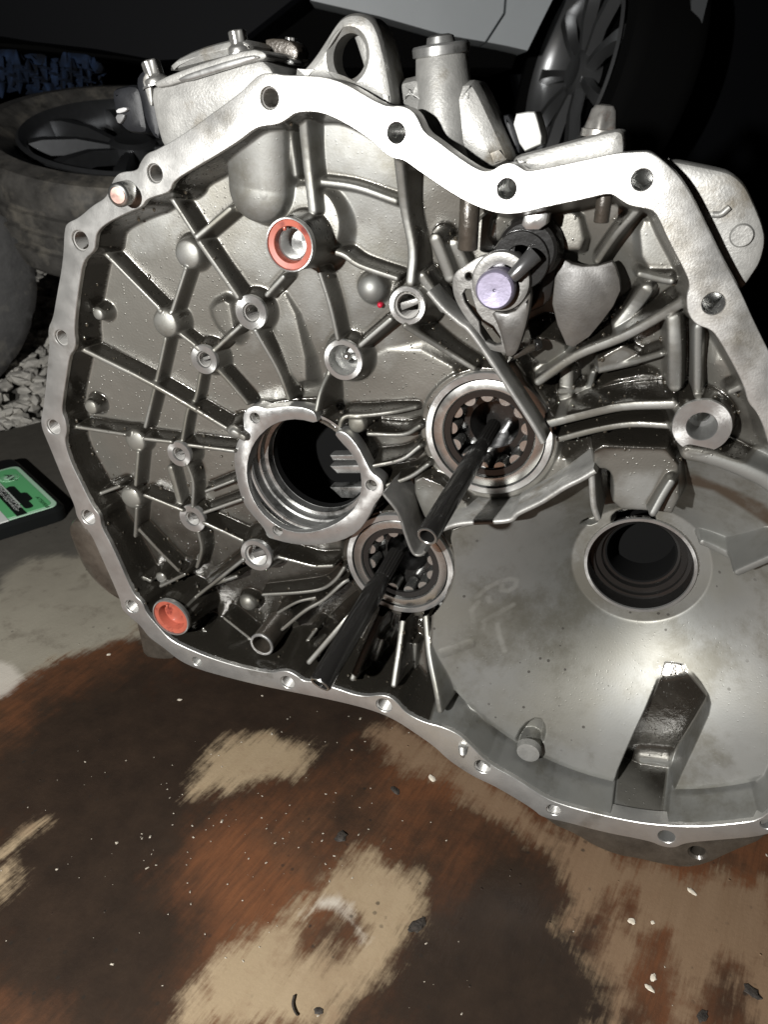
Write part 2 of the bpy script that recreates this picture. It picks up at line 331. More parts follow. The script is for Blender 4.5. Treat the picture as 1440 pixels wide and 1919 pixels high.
def coarse(fn, q=3):                 # evaluate on a coarser grid, then interpolate
    cx = np.linspace(gx[0], gx[-1], NX // q + 2); cz = np.linspace(gz[0], gz[-1], NZ // q + 2)
    Xc, Zc = np.meshgrid(cx, cz); f = fn(Xc.astype(np.float32), Zc.astype(np.float32))
    fx = (gx - cx[0]) / (cx[1] - cx[0]); fz = (gz - cz[0]) / (cz[1] - cz[0])
    ix = np.clip(fx.astype(int), 0, len(cx) - 2); iz = np.clip(fz.astype(int), 0, len(cz) - 2); ax = (fx - ix)[None, :]; az = (fz - iz)[:, None]
    g = lambda a, b: f[np.ix_(iz + a, ix + b)]
    return (g(0, 0) * (1 - az) * (1 - ax) + g(0, 1) * (1 - az) * ax + g(1, 0) * az * (1 - ax) + g(1, 1) * az * ax)
class RBF:
    def __init__(s, pts, vals, eps=1e-6):
        s.p = np.array(pts, float); n = len(s.p); A = s.k(s.p[:, None], s.p[None]); A += np.eye(n) * eps
        Q = np.concatenate([np.ones((n, 1)), s.p], 1); B = np.block([[A, Q], [Q.T, np.zeros((3, 3))]])
        s.w = np.linalg.solve(B, np.concatenate([vals, np.zeros(3)]))
    @staticmethod
    def k(a, b): return np.sqrt(((a - b) ** 2).sum(-1) + 1e-12)
    def __call__(s, X, Z):
        r = s.w[-3] + s.w[-2] * X + s.w[-1] * Z
        for (px, pz), w in zip(s.p, s.w): r = r + w * np.sqrt((X - px) ** 2 + (Z - pz) ** 2 + 1e-12)
        return r
FLOOR = [(190,470,.024),(200,600,.024),(170,720,.022),(150,830,.022),(220,950,.026),(260,1040,.030),(330,1130,.036),(400,1190,.044),(300,420,.028),(420,330,.034),(420,480,.034),(380,600,.034),(330,760,.032),(400,900,.036),(360,1020,.036),(480,1100,.045),(520,350,.036),(650,300,.034),(720,330,.036),(680,420,.040),(560,560,.042),(540,680,.046),(690,560,.044),(700,700,.052),(620,740,.056),(800,650,.056),(820,450,.046),(900,700,.060),(560,1180,.052),(640,1200,.056),(700,1220,.056),(780,1240,.050),(740,860,.060),(740,940,.060),(900,420,.050),(1000,400,.050),(1100,420,.048),(1200,460,.045),(1240,560,.045),(1150,560,.070),(1050,650,.072),(1130,650,.054),(1200,680,.062),(1180,740,.082),(1340,680,.026),(1380,740,.026),(1100,750,.084),(1060,860,.054),(640,1100,.055),(1350,830,.04)]
fa = np.array(FLOOR); fp = P(fa[:, 0], fa[:, 1], fa[:, 2]); floor_f = RBF(fp[:, [0, 2]], fa[:, 2], 2e-3)
def Fw(x, y):                        # depth of the casting floor seen at a pixel
    w = .045
    for _ in range(6):
        p = P(x, y, w); w = float(floor_f(p[0], p[2]))
    return w
H = -coarse(lambda X, Z: floor_f(X, Z), 4)
W_D = .082; BORE_D = P(1199, 1062, W_D); R_D = Rm(1199, 1062, W_D, 104)
BELL = [(800,1150),(830,1375),(880,1420),(960,1480),(1100,1545),(1440,1580),(1700,1500),(1800,1000),(1700,800),(1440,835),(1290,840),(1276,900),(1276,972),(1140,972),(1122,980),(1112,890),(1089,900),(1055,917),(1016,942),(971,964),(940,978),(867,983),(838,992),(850,1060),(838,1110)]
b_p = chaikin(XZ(BELL, .034), 1)
SDB = coarse(lambda X, Z: sdf(b_p, X, Z), 2)
Xg, Zg = np.meshgrid(gx, gz)
rb = np.hypot(Xg - BORE_D[0], Zg - BORE_D[2])
R_A = R_D * 1.29; R_K = float(np.hypot(*(XZ([(1160, 1452)], .036)[0] - BORE_D[[0, 2]])))
_x = np.maximum(rb - R_A, 0); bell_w = .0120 + (W_D - .0113) * np.exp(-_x / .070) + .0007 * np.clip(-(rb - R_A) / .001, 0, 1)
bell_w = bell_w + np.interp(rb, [0, R_K - .004, R_K, R_K + .005, R_K + .02], [0, 0, .0012, .023, .026])
t = np.clip(SDB / .003 + .5, 0, 1); t = t * t * (3 - 2 * t); H = H * (1 - t) - bell_w * t
SDI = coarse(lambda X, Z: sdf(chaikin(XZ(INNER, 0), 1), X, Z), 2)
SDO = coarse(lambda X, Z: sdf(chaikin(XZ(OUTER, 0), 1), X, Z), 2)
def blur(a, n):
    for _ in range(n):
        for ax in (0, 1):
            p = np.pad(a, [(2, 2) if i == ax else (0, 0) for i in (0, 1)], mode='edge'); m = a.shape[ax]
            a = sum(np.take(p, range(i, i + m), ax) for i in range(5)) / 5
    return a
def smax(a, b, k):
    h = np.clip(.5 + .5 * (b - a) / k, 0, 1); return a * (1 - h) + b * h + k * h * (1 - h)
SDIs = blur(SDI, 4); SDIs = np.where(SDI < .004, SDI, SDI + (SDIs - SDI) * np.clip((SDI - .004) / .006, 0, 1))
wall = -.0022 - 5.5 * np.clip(SDIs + .0002, 0, 1); H = smax(H, wall, .006)
ID = np.zeros(H.shape, np.int32); ID[(wall > H - .002) & (SDI < .012)] = 1
NAMES = {0: 'case_floor', 1: 'case_wall'}; CR = np.zeros(H.shape)
def window(xa, xb, za, zb):
    i0, i1 = np.searchsorted(gx, [xa, xb]); j0, j1 = np.searchsorted(gz, [za, zb]); return slice(max(j0, 0), j1), slice(max(i0, 0), i1)
def put(sl, hr, k, name):
    if hr.size == 0: return
    a = H[sl]; h = smax(a, hr, k); n = len(NAMES); NAMES[n] = name; ID[sl] = np.where(hr > a - .0004, n, ID[sl]); H[sl] = h
def rib(pts, h=.009, r=3.0, k=.0028, slope=7.0, name='rib', absw=None, n=4):
    """pts: crest in photograph pixels; h: height above the floor (one, or one per point); r: crest half width in mm"""
    a = np.array(pts, float); hs = np.broadcast_to(np.array(h if absw is None else absw, float), (len(a),))
    ws = np.array([Fw(x, y) - hh for (x, y), hh in zip(a, hs)]) if absw is None else hs
    q = np.concatenate([P(a[:, 0], a[:, 1], ws)[:, [0, 2]], ws[:, None]], 1); q = smooth_line(q, n); r = r * .001
    m = .03; dm = 1e3; sl = window(q[:, 0].min() - m, q[:, 0].max() + m, q[:, 1].min() - m, q[:, 1].max() + m)
    X = Xg[sl]; Z = Zg[sl]; best = np.full(X.shape, -9.)
    for A, B in zip(q[:-1], q[1:]):
        e = B - A; l = e[0] ** 2 + e[1] ** 2 + 1e-14; t = np.clip(((X - A[0]) * e[0] + (Z - A[1]) * e[1]) / l, 0, 1)
        d = np.hypot(X - A[0] - t * e[0], Z - A[1] - t * e[1]); top = -(A[2] + t * e[2])
        c = .9 * r; hr = np.where(d < c, top - .5 * (r - np.sqrt(np.maximum(r * r - d * d, 0))), top - .5 * (r - math.sqrt(r * r - c * c)) - slope * (d - c))
        best = np.where(d < dm, hr, best); dm = np.minimum(dm, d)
    CR[sl] = np.maximum(CR[sl], np.where(best > H[sl], np.clip(1.35 - dm / r, 0, 1), 0)); put(sl, best, k, name)
def boss(x, y, rpx, h=None, w=None, dome=0., slope=4.0, k=.004, name='boss'):
    w = Fw(x, y) - h if w is None else w; c = P(x, y, w); R = Rm(x, y, w, rpx); m = R + .03
    sl = window(c[0] - m, c[0] + m, c[2] - m, c[2] + m); d = np.hypot(Xg[sl] - c[0], Zg[sl] - c[2])
    if dome: hr = np.where(d < R * .93, -w - dome * R * (1 - np.sqrt(np.maximum(1 - (d / R) ** 2, 0))), -w - dome * R * .63 - slope * (d - R * .93))
    else: hr = -w - np.where(d < R, .0006 * (d / R) ** 6, .0006 + slope * (d - R))
    if dome: CR[sl] = np.maximum(CR[sl], np.clip(1.1 - .6 * (d / R) ** 4, 0, 1) * (d < R * 1.02))
    put(sl, hr, k, name); return w
def raised(px, w, slope=3.0, k=.004, name='raised_pad', tilt=None, n=1):
    p = chaikin(XZ(px, w), n); m = .03; sl = window(p[:, 0].min() - m, p[:, 0].max() + m, p[:, 1].min() - m, p[:, 1].max() + m)
    s = sdf(p, Xg[sl], Zg[sl]); hr = -w + np.minimum(s, 0) * slope - .0006 * np.exp(-np.maximum(s, 0) / .0012)
    if tilt is not None: hr = hr + tilt[0] * (Xg[sl] - p[:, 0].mean()) + tilt[1] * (Zg[sl] - p[:, 1].mean())
    put(sl, hr, k, name)
def sunk(px, w, slope=3.0, k=.003, n=1, lim=True, wp=None):
    p = chaikin(XZ(px, w - .01 if wp is None else wp), n); m = .02; sl = window(p[:, 0].min() - m, p[:, 0].max() + m, p[:, 1].min() - m, p[:, 1].max() + m)
    s = sdf(p, Xg[sl], Zg[sl]); hr = -w - np.minimum(s, 0) * slope; hr = hr + (np.maximum(rb[sl] - R_K - .001, 0) * 5 if lim else 0); H[sl] = -smax(-H[sl], -hr, k)

# left field of ribs
for pts, h, r in [
    ([(189,470),(300,583)], .008, 2.2), ([(347,505),(321,585)], .008, 2.2), ([(319,371),(368,447)], .009, 2.4), ([(368,445),(430,393)], .010, 2.6),
    ([(430,393),(451,394),(500,413)], .008, 2.6), ([(372,455),(444,558)], .009, 2.8), ([(330,622),(372,655)], .007, 2.2), ([(398,660),(450,612)], .008, 2.2),
    ([(309,637),(292,714),(271,801)], .007, 2.2), ([(144,652),(281,721),(425,806)], .009, 2.6), ([(375,700),(365,749),(351,769),(340,828)], .006, 2.2),
    ([(408,695),(435,725),(462,757)], .008, 2.2), ([(132,800),(233,816)], .009, 2.2), ([(270,824),(319,830)], .008, 2.2), ([(352,836),(437,847)], .009, 2.2),
    ([(258,850),(253,910)], .008, 2.2), ([(175,931),(222,913)], .009, 2.2), ([(270,930),(340,958)], .009, 2.2), ([(350,872),(361,905),(360,950)], .008, 2.2),
    ([(318,880),(336,945)], .006, 4.0), ([(382,962),(451,938)], .009, 2.2), ([(385,922),(437,902)], .008, 2.0), ([(382,982),(455,1016)], .010, 2.4),
    ([(371,1000),(377,1030),(368,1064)], .009, 2.2), ([(364,1122),(455,1050)], .014, 2.2), ([(255,955),(252,1006)], .009, 2.2), ([(258,992),(302,1039),(333,1070)], .008, 2.4),
    ([(212,990),(216,1030)], .010, 2.2), ([(280,1090),(260,1080)], .012, 2.4),
    # middle
    ([(565,212),(574,300),(585,395)], [.012,.010,.012], 4.2), ([(597,342),(665,352),(740,378)], .006, 2.8), ([(746,300),(757,392),(772,470),(768,530)], [.016,.012,.013,.016], 3.8),
    ([(600,470),(640,478),(672,499),(742,523)], .010, 2.6), ([(594,500),(617,571),(632,635)], .010, 2.4), ([(530,520),(499,554)], .009, 2.4), ([(478,622),(519,693),(540,748)], .010, 2.4),
    ([(495,617),(530,672),(560,720)], .003, 2.4), ([(675,648),(731,600)], .011, 2.6), ([(541,245),(553,328)], .009, 2.6), ([(508,288),(526,346)], .006, 4.0),
    ([(487,285),(497,365)], .012, 3.0), ([(759,613),(832,658),(887,692)], [.018,.012,.010], 2.6), ([(615,700),(600,735),(592,770)], [.012,.020,.024], 2.2),
    ([(437,812),(455,822)], .012, 3.5),
    # round the lower bearing
    ([(516,1044),(560,1056),(589,1063),(622,1062)], .012, 2.2), ([(380,1180),(430,1230)], .014, 2.2), ([(420,1160),(470,1200)], .012, 2.2), ([(300,1100),(345,1078)], .012, 2.2), ([(395,1098),(442,1082)], .012, 2.2), ([(347,1212),(364,1170),(372,1130)], .014, 2.2), ([(418,1228),(468,1208)], .012, 2.2), ([(556,1228),(592,1180)], .012, 2.2), ([(520,1150),(556,1130),(590,1122)], .012, 2.0), ([(620,1225),(650,1190)], .012, 2.2), ([(700,1250),(716,1200)], .012, 2.2), ([(772,1300),(778,1210)], .010, 2.6),
    # right side
    ([(1006,694),(1060,655),(1100,620)], .010, 3.0),
    ([(1120,490),(1155,440),(1192,398)], .012, 2.6), ([(1263,600),(1266,660),(1266,725)], .016, 5.0), ([(1309,615),(1308,738)], .012, 3.0), ([(1160,612),(1190,575),(1212,545)], .012, 5.0),
    ([(1200,515),(1240,525),(1258,528)], .012, 2.6), ([(1370,735),(1400,722)], .010, 2.6), ([(1050,735),(1100,728),(1112,700)], .012, 2.6), ([(1120,690),(1180,682),(1240,665)], .012, 2.4),
    ([(1062,700),(1060,770)], .010, 6.0), ([(960,690),(985,735)], .012, 6.0), ([(815,450),(835,500),(842,520)], .014, 5.0), ([(850,460),(870,500)], .010, 5.0), ([(790,520),(830,580)], .012, 4.0)]:
    rib(pts, np.array(h) * 1.45, r * .85)
for pts, w, r in [
    ([(636,800),(640,788),(652,781),(686,780),(735,774),(778,765)], [.036,.036,.037,.038,.040,.047], 2.2), ([(690,815),(755,816),(786,800)], [.038,.041,.047], 2.2), ([(700,875),(752,863),(786,838)], [.036,.041,.047], 2.2), ([(724,912),(769,895),(802,872)], [.034,.040,.047], 2.2),
    ([(492,1116),(560,1112),(603,1105),(628,1088),(644,1066)], [.034,.036,.038,.038,.040], 2.2), ([(528,1181),(571,1146),(606,1126),(640,1096),(658,1086)], [.022,.028,.032,.036,.040], 2.2),
    ([(578,1243),(641,1171),(683,1127)], [.007,.022,.036], 3.2), ([(660,1274),(693,1199),(717,1146)], [.006,.022,.036], 3.2), ([(737,1286),(747,1219),(755,1156)], [.005,.020,.036], 3.2), ([(824,1334),(818,1300),(804,1230),(797,1154)], [.004,.008,.022,.036], 3.2),
    ([(1009,801),(1079,783),(1166,764),(1262,760)], [.040,.036,.028,.022], 3.8), ([(1048,825),(1114,808),(1183,797),(1260,800)], [.042,.036,.030,.026], 2.8),
    ([(1009,717),(1079,669),(1166,634),(1235,596),(1280,568)], [.044,.038,.030,.022,.014], 3.6)]:
    rib(pts, r=r * .88, absw=w)
# smooth cylindrical bulge under the top left flange
rib([(467,236),(473,355)], [.022,.020], 22, .004, 5, 'cylinder_bulge', n=1)
CR[:] = np.where(CR > 0, CR, 0)
# bosses: (x, y, radius px, height, kind)
for x, y, r, h in [(348,478,25,.011),(306,608,24,.013),(250,829,19,.010),(242,936,19,.011),(667,797,17,.020),(437,811,13,.016),(182,590,10,.010),(168,765,12,.010),(300,1085,10,.014)]:
    boss(x, y, r, h, dome=.35, name='cast_boss')
for x, y, r, h in [(690,545,27,.011),(498,256,19,.012),(460,1135,16,.012),(1000,1385,10,.002)]: boss(x, y, r, h, dome=.9, name='dome_boss')
RINGS = []
for x, y, r, ri, h, kind in [(470,587,29,15,.011,'thread'),(382,675,24,13,.011,'web'),(335,852,21,11,.010,'web'),(360,973,23,12,.011,'web'),(480,1042,28,19,.020,'web'),(643,676,36,27,.015,'cone'),(763,574,34,24,.022,'web')]:
    w = boss(x, y, r * 1.03, h, name='ring_boss'); RINGS.append((x, y, r, ri, w, kind))
boss(543, 460, 43, .036, slope=12, name='cup_boss'); boss(320, 1158, 30, w=.0005, slope=8, name='cup_boss'); boss(575, 420, 60, .010, slope=2.0, name='cup_boss')
boss(1316, 800, 57, w=.017, slope=5, name='ring_boss'); boss(950, 470, 75, w=.046, slope=4, name='shaft_boss')
# pads, ledges and panels
raised([(1112,832),(1190,836),(1272,838),(1275,965),(1215,958),(1148,955),(1150,900),(1140,880),(1112,880)], .030, 6, .003, 'flat_web')
raised([(1120,672),(1168,646),(1222,672),(1195,688),(1122,702)], .048, 5, .002, 'stepped_ledge', (-.15, .2), n=0); raised([(1122,718),(1238,690),(1262,725),(1246,752),(1122,760)], .056, 4, .003, 'stepped_ledge', (0, .45), n=1)
raised([(1195,410),(1240,420),(1285,505),(1285,530),(1260,520),(1205,505)], .036, 3, .005, 'wall_pad')
raised([(1010,405),(1085,388),(1100,470),(1050,470)], .042, 4, .003, 'wall_pad'); raised([(930,400),(975,395),(960,440),(915,460)], .040, 3, .003, 'wall_pad', (-.2, .2))
raised([(1000,625),(1060,640),(1060,670),(1015,690),(985,665)], .048, 3, .003, 'wall_pad', (0, .5))
raised([(640,700),(760,640),(880,705),(800,770),(640,765)], .053, 1.0, .006, 'wall_pad')
raised([(900,960),(800,890),(770,905),(800,985),(830,990)], .044, 3, .004, 'wall_pad')
raised([(505,560),(545,548),(582,712),(550,720),(515,640)], .0395, 2, .004, 'wall_pad')
raised([(395,575),(428,560),(436,600),(440,640),(418,625),(400,600)], .030, 2, .006, 'wall_pad')
raised([(750,1190),(790,1180),(800,1260),(815,1320),(770,1330),(755,1260)], .040, 2.0, .006, 'wall_pad', (0, -.25))
# bell: ridge lines, oil channel and little gusset
rib([(1292,852),(1345,864),(1405,888),(1445,910),(1500,960)], r=5, absw=.014, k=.006, name='rim_ridge')
rib([(1258,905),(1242,931),(1224,964)], r=2.8, absw=[.022,.021,.019], slope=10, name='rib'); rib([(1450,1045),(1384,1074)], r=3.0, absw=[.020,.027], slope=14, name='rib')
rib([(830,1222),(882,1204)], r=4.5, absw=[.030,.0365], k=.004, name='gusset'); rib([(1318,1018),(1345,1030),(1400,1060)], r=3, absw=[.066,.058,.044], slope=10, name='rib')
sunk([(1242,1290),(1263,1284),(1284,1291),(1325,1327),(1331,1348),(1308,1386),(1262,1460),(1235,1520),(1150,1505),(1158,1455),(1185,1400),(1220,1340)], .0560, 14, .002, 1, True, .031)
rib([(1205,1425),(1252,1432)], r=5, absw=[.051,.050], k=.006, slope=1.0, name='channel_lump')
sunk([(985,1366),(1008,1356),(1018,1372),(1010,1392),(975,1392)], .038)
boss(990, 1412, 19, w=.018, slope=40, k=.001, name='cast_boss')
sunk([(1088,978),(1110,970),(1122,980),(1102,988)], .090, 12); sunk([(1162,978),(1215,978),(1228,966),(1210,952),(1165,952),(1150,966)], .100, 8)
# bearing and bore surrounds
B1 = (914, 817); B2 = (748, 1060); W1, W2 = .050, .044
R1 = Rm(*B1, W1, 119); R2 = Rm(*B2, W2, 98)
boss(*B1, 128, w=W1 + .003, slope=2.5, k=.006, name='bearing_boss'); boss(*B2, 106, w=W2 + .003, slope=2.5, k=.006, name='bearing_boss')
RINGO = [(596,795),(592,778),(584,770),(565,764),(537,762),(505,766),(495,766),(488,763),(476,761),(463,766),(455,778),(457,801),(455,812),(446,825),(440,845),(438,867),(446,912),(456,943),(467,959),(488,983),(497,995),(501,1008),(519,1013),(537,1018),(571,1023),(606,1021),(641,1014),(672,997),(690,972),(703,945),(712,934),(719,924),(719,905),(710,895),(697,887),(686,866),(672,839),(655,818),(640,808),(626,812)]
RINGI = [(637,827),(658,849),(672,873),(677,895),(677,921),(668,948),(650,968),(625,985),(590,997),(560,999),(530,992),(500,972),(478,945),(465,912),(462,880),(468,848),(482,822),(505,800),(530,789),(560,786)]
W3 = .030
raised([(455,780),(520,768),(600,775),(655,820),(700,890),(715,915),(690,970),(600,1020),(520,1010),(455,950),(440,870)], .036, 5, .004, 'bore_boss')
B3 = (569, 893); c3 = P(*B3, W3)
li = XZ([(462, 880), (677, 905), (560, 786), (565, 1000)], W3); R3 = float(np.mean(np.hypot(li[:, 0] - c3[0], li[:, 1] - c3[2])))
for c, R in ((P(*B1, W1), R1), (P(*B2, W2), R2), (c3, R3), (BORE_D, R_D)):
    pass
HOLES = [(P(*B1, W1 + .003), R1 * .985), (P(*B2, W2 + .003), R2 * .985), (P(*B3, W3 + .006), R3 * 1.02), (BORE_D, R_D * .995), (P(1316, 800, .017), Rm(1316, 800, .017, 30)), (P(543, 460, Fw(543, 460) - .036), Rm(543, 460, .01, 30)), (P(320, 1158, .0005), Rm(320, 1158, .0, 24))]
HOLES += [(P(x, y, w), Rm(x, y, w, ri)) for x, y, r, ri, w, kd in RINGS]
# soften, then normals
for _ in range(1):
    Hp = np.pad(H, 1, mode='edge'); H = .5 * H + .125 * (Hp[:-2, 1:-1] + Hp[2:, 1:-1] + Hp[1:-1, :-2] + Hp[1:-1, 2:])
gzd, gxd = np.gradient(H, STEP); nrm = np.stack([-gxd, -np.ones_like(H), -gzd], -1); nrm /= np.linalg.norm(nrm, axis=-1, keepdims=True)
# oil with painted light and shade, chalk and grime as attributes of the casting
OILP = [(200,500,.34),(450,450,.30),(300,700,.40),(180,760,.42),(300,900,.56),(200,880,.52),(250,1000,.80),(350,1110,1.0),(450,1160,1.05),(600,1210,1.05),(690,1260,1.05),(560,650,.28),(700,350,.12),(620,300,.10),(900,450,.55),(1000,650,.62),(1150,700,.50),(1250,640,.38),(1340,690,.28),(780,850,.62),(740,1220,1.0),(400,1000,.72),(500,1080,.95),(430,850,.52),(690,700,.36),(720,960,.75),(560,1120,1.0),(1000,400,.35),(1200,420,.18),(1380,780,.75),(830,560,.5),(620,770,.62),(1160,675,.08),(1190,640,.55),(1250,705,.40),(1160,780,1.0),(1090,765,.8),(1030,655,.25),(1190,890,.12),(1150,935,.3),(790,930,.15),(775,1240,.5)]
oa = np.array(OILP); op = P(oa[:, 0], oa[:, 1], .04); oil_f = RBF(op[:, [0, 2]], oa[:, 2], 1e-3)
OIL_SHADE = np.clip(coarse(lambda X, Z: oil_f(X, Z), 6), 0, 1)
UP = blur(np.clip(-gzd * .6, 0, 1.5), 3); OIL_SHADE = OIL_SHADE + 1.0 * np.clip(UP, 0, 1)     # oil on ledges that face up, also painting shade on rib flanks
OIL_SHADE = np.maximum(OIL_SHADE, np.where(ID == 1, .95, 0) * (Xg < P(700, 700, 0)[0]))
bellm = np.clip(SDB / .004, 0, 1); OIL_SHADE = OIL_SHADE * (1 - bellm) + .02 * bellm
pk = XZ([(1242, 1290), (1284, 1291), (1331, 1348), (1308, 1386), (1262, 1460), (1240, 1500), (1150, 1490), (1160, 1452), (1185, 1400), (1220, 1340)], .031); OIL_SHADE = np.maximum(OIL_SHADE, .95 * np.clip(sdf(pk, Xg, Zg) / .002, 0, 1) * np.clip((Zg - P(1220, 1452, .05)[2]) / .012 + .5, .2, 1))  # channel recess darkened, its shade put into the oil value
OIL_SHADE = np.where((SDB > 0) & (rb < R_D * 1.05) & (Zg > BORE_D[2]), .4, OIL_SHADE)
OIL_SHADE = OIL_SHADE * (1 - .86 * CR)  # thin oil on crests and domes, also painting highlights there
CH = np.zeros(H.shape)
for ln in [[(440,440),(600,330),(780,280),(950,270),(1060,330),(1050,430),(940,470),(830,420),(830,340)], [(620,490),(650,560)], [(560,860),(700,800),(850,760),(1020,710)], [(470,530),(370,640),(400,820)], [(780,950),(830,1150),(920,1370)], [(580,900),(560,960)]]:
    q = np.array(ln, float) / 9 + np.array([840, 1080]); q = P(q[:, 0], q[:, 1], .033)[:, [0, 2]]
    for A, B in zip(q[:-1], q[1:]):
        e = B - A; l = (e ** 2).sum() + 1e-12; t = np.clip(((Xg - A[0]) * e[0] + (Zg - A[1]) * e[1]) / l, 0, 1)
        d = np.hypot(Xg - A[0] - t * e[0], Zg - A[1] - t * e[1]); CH = np.maximum(CH, np.clip(1.6 - d / .0016, 0, 1))
RU = np.clip(sdf(XZ([(1280,905),(1340,925),(1440,965),(1500,1050),(1440,1010),(1340,950),(1285,940)], .03), Xg, Zg) / .003 + .4, 0, 1)
# keep only what lies inside the flange outline and outside the bores
vis = SDO > .0015
fm = vis[:-1, :-1] & vis[1:, :-1] & vis[:-1, 1:] & vis[1:, 1:]; xc = (gx[:-1] + gx[1:]) / 2; zc = (gz[:-1] + gz[1:]) / 2
SDm = SDI[:-1, :-1]; fm &= SDm > -.006
for c, R in HOLES: fm &= np.hypot(xc[None, :] - c[0], zc[:, None] - c[2]) > R
FID = ID[:-1, :-1].copy(); FID[(SDB[:-1, :-1] > 0) & (FID == 0)] = -1; NAMES[-1] = 'bell_housing'
jj, ii = np.nonzero(fm); fid = FID[jj, ii]; base = jj * NX + ii
quads = np.stack([base, base + 1, base + NX + 1, base + NX], 1)
allv = np.stack([Xg, D - H, Zg], -1).reshape(-1, 3); alln = nrm.reshape(-1, 3)
off = np.array(HB.location)
for n in sorted(set(fid.tolist())):
    q = quads[fid == n]
    if len(q) < 12: continue
    u, inv = np.unique(q, return_inverse=True); inv = inv.reshape(-1, 4)
    me = bpy.data.meshes.new(NAMES[n]); me.vertices.add(len(u)); me.vertices.foreach_set('co', (allv[u] - off).astype(np.float32).ravel())
    me.loops.add(len(inv) * 4); me.loops.foreach_set('vertex_index', inv.astype(np.int32).ravel()); me.polygons.add(len(inv)); me.polygons.foreach_set('loop_start', np.arange(0, len(inv) * 4, 4, dtype=np.int32))
    me.update(calc_edges=True); me.polygons.foreach_set('use_smooth', [True] * len(inv))
    for an, A in (('oil', OIL_SHADE), ('chalk', CH), ('rust', RU)):
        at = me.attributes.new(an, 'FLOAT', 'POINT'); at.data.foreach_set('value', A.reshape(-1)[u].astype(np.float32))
    me.normals_split_custom_set_from_vertices([tuple(v) for v in alln[u]])
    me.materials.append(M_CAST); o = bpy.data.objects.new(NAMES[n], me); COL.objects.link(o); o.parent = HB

# drops and beads of oil clinging to the ribs and floor
wgt = np.clip(OIL_SHADE[:-1, :-1] - .42, 0, .6) * fm * (SDB[:-1, :-1] < 0); wgt = wgt * (1 + 2.5 * (CR[:-1, :-1] > 0) + 1.5 * (np.hypot(gxd, gzd)[:-1, :-1] > .6)); cw = np.cumsum(wgt.ravel()); pk_ = np.searchsorted(cw, rng.uniform(0, cw[-1], 1100))
bm = bmesh.new(); bmesh.ops.create_icosphere(bm, subdivisions=2, radius=1); dv = np.array([v.co[:] for v in bm.verts]); df = np.array([[v.index for v in f.verts] for f in bm.faces]); bm.free()
SV = []; SF = []
for n_, k_ in enumerate(pk_):
    j_, i_ = divmod(int(k_), NX - 1); r_ = .0003 + .0011 * rng.random() ** 2.5
    SV.append(dv * [r_ * rng.uniform(.8, 1.2), r_ * .75, r_ * rng.uniform(.9, 1.7)] + [gx[i_], D - H[j_, i_], gz[j_]]); SF.append(df + n_ * len(dv))
me = bpy.data.meshes.new('oil_drops'); me.from_pydata(np.concatenate(SV).tolist(), [], np.concatenate(SF).tolist())
OD = link('oil_drops', me, mat('wet_oil', (.035, .030, .022), 0, .07, spec=1.0, coat=1.0, coat_rough=.03), None, 80); tag(OD, 'small drops of dark oil clinging inside the gearbox housing', 'oil drops', kind='stuff')
# ---- machined details of the housing
for x, y, r, ri, w, kd in RINGS:
    c = P(x, y, w - .0008); R = Rm(x, y, w, r); Ri = Rm(x, y, w, ri)
    if kd == 'cone': pr = [(R * 1.02, .004), (R, .0005), (R * .97, 0), (Ri, 0), (Ri * .95, .002), (Ri * .9, .009), (Ri * .55, .013), (Ri * .5, .02), (.0001, .02)]
    else:
        pr = [(R * 1.02, .004), (R, .0006), (R * .97, 0), (Ri * 1.06, 0), (Ri, .0008)]; t_ = .0008
        pr += [(Ri * .99, .002)]
    f = lathe('boss_face', c, (0, 1, 0), pr, M_RING, HB, 40, 25)
    if kd != 'cone': thread('threaded_hole', x, y, w - .0002, ri * .98, .024, M_THREAD, HB, 24)
    if kd == 'web': plate('web', XZ([(x - ri, y - ri * .1), (x + ri * .8, y - ri * .6), (x + ri, y - ri * .2), (x - ri * .7, y + ri * .5)], w + .006), w + .006, w + .012, M_LEVER, HB, .0004)
    if kd == 'cone': rod('oil_jet', P(x + 8, y - 6, w + .014), P(x + 9, y - 8, w + .004), Rm(x, y, w, 7), M_STEEL, HB, 16, .4)
x, y, w = 1316, 800, .0165; Ra, Ri = Rm(x, y, w, 57), Rm(x, y, w, 29)
lathe('boss_face', P(x, y, w), (0, 1, 0), [(Ra * 1.01, .005), (Ra, .0006), (Ra * .985, 0), (Ri * 1.05, 0), (Ri, .0008), (Ri * .98, .022), (Ri * .7, .024), (Ri * .65, .04), (.0001, .04)], M_RING, HB, 56, 25)
# big bore: broken machined ring with three bolt pads, stepped bore behind it, fins deep inside
ro = chaikin(XZ(RINGO + RINGI, W3), 1)
plate('bore_ring', ro, W3, W3 + .012, M_RING, HB, .0005, [circ(478, 784, W3, 9, 20), circ(696, 910, W3, 10, 20), circ(520, 995, W3, 9, 20)])
for x, y, r in ((478, 784, 9), (696, 910, 10), (520, 995, 9)): thread('threaded_hole', x, y, W3 + .0003, r, .012, M_THREAD, HB, 20)
lathe('bore', c3, (0, 1, 0), [(R3 * 1.04, .006), (R3 * 1.0, .0062), (R3 * 1.0, .0066), (R3 * .985, .008), (R3 * .985, .016), (R3 * .95, .0165), (R3 * .93, .022), (R3 * .87, .0225), (R3 * .865, .030), (R3 * .86, .0302)], M_RINGD, HB, 72, 25)
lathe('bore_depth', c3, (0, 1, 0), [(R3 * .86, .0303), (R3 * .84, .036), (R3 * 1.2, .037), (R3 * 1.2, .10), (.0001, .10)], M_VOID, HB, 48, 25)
for i, (y0, y1) in enumerate(((854, 864), (874, 888), (914, 934))): plate('inner_fin', XZ([(618, y0), (690, y0 - 2), (690, y1), (624 + i * 8, y1)], .075), .075, .085, M_RINGD, HB, .001)
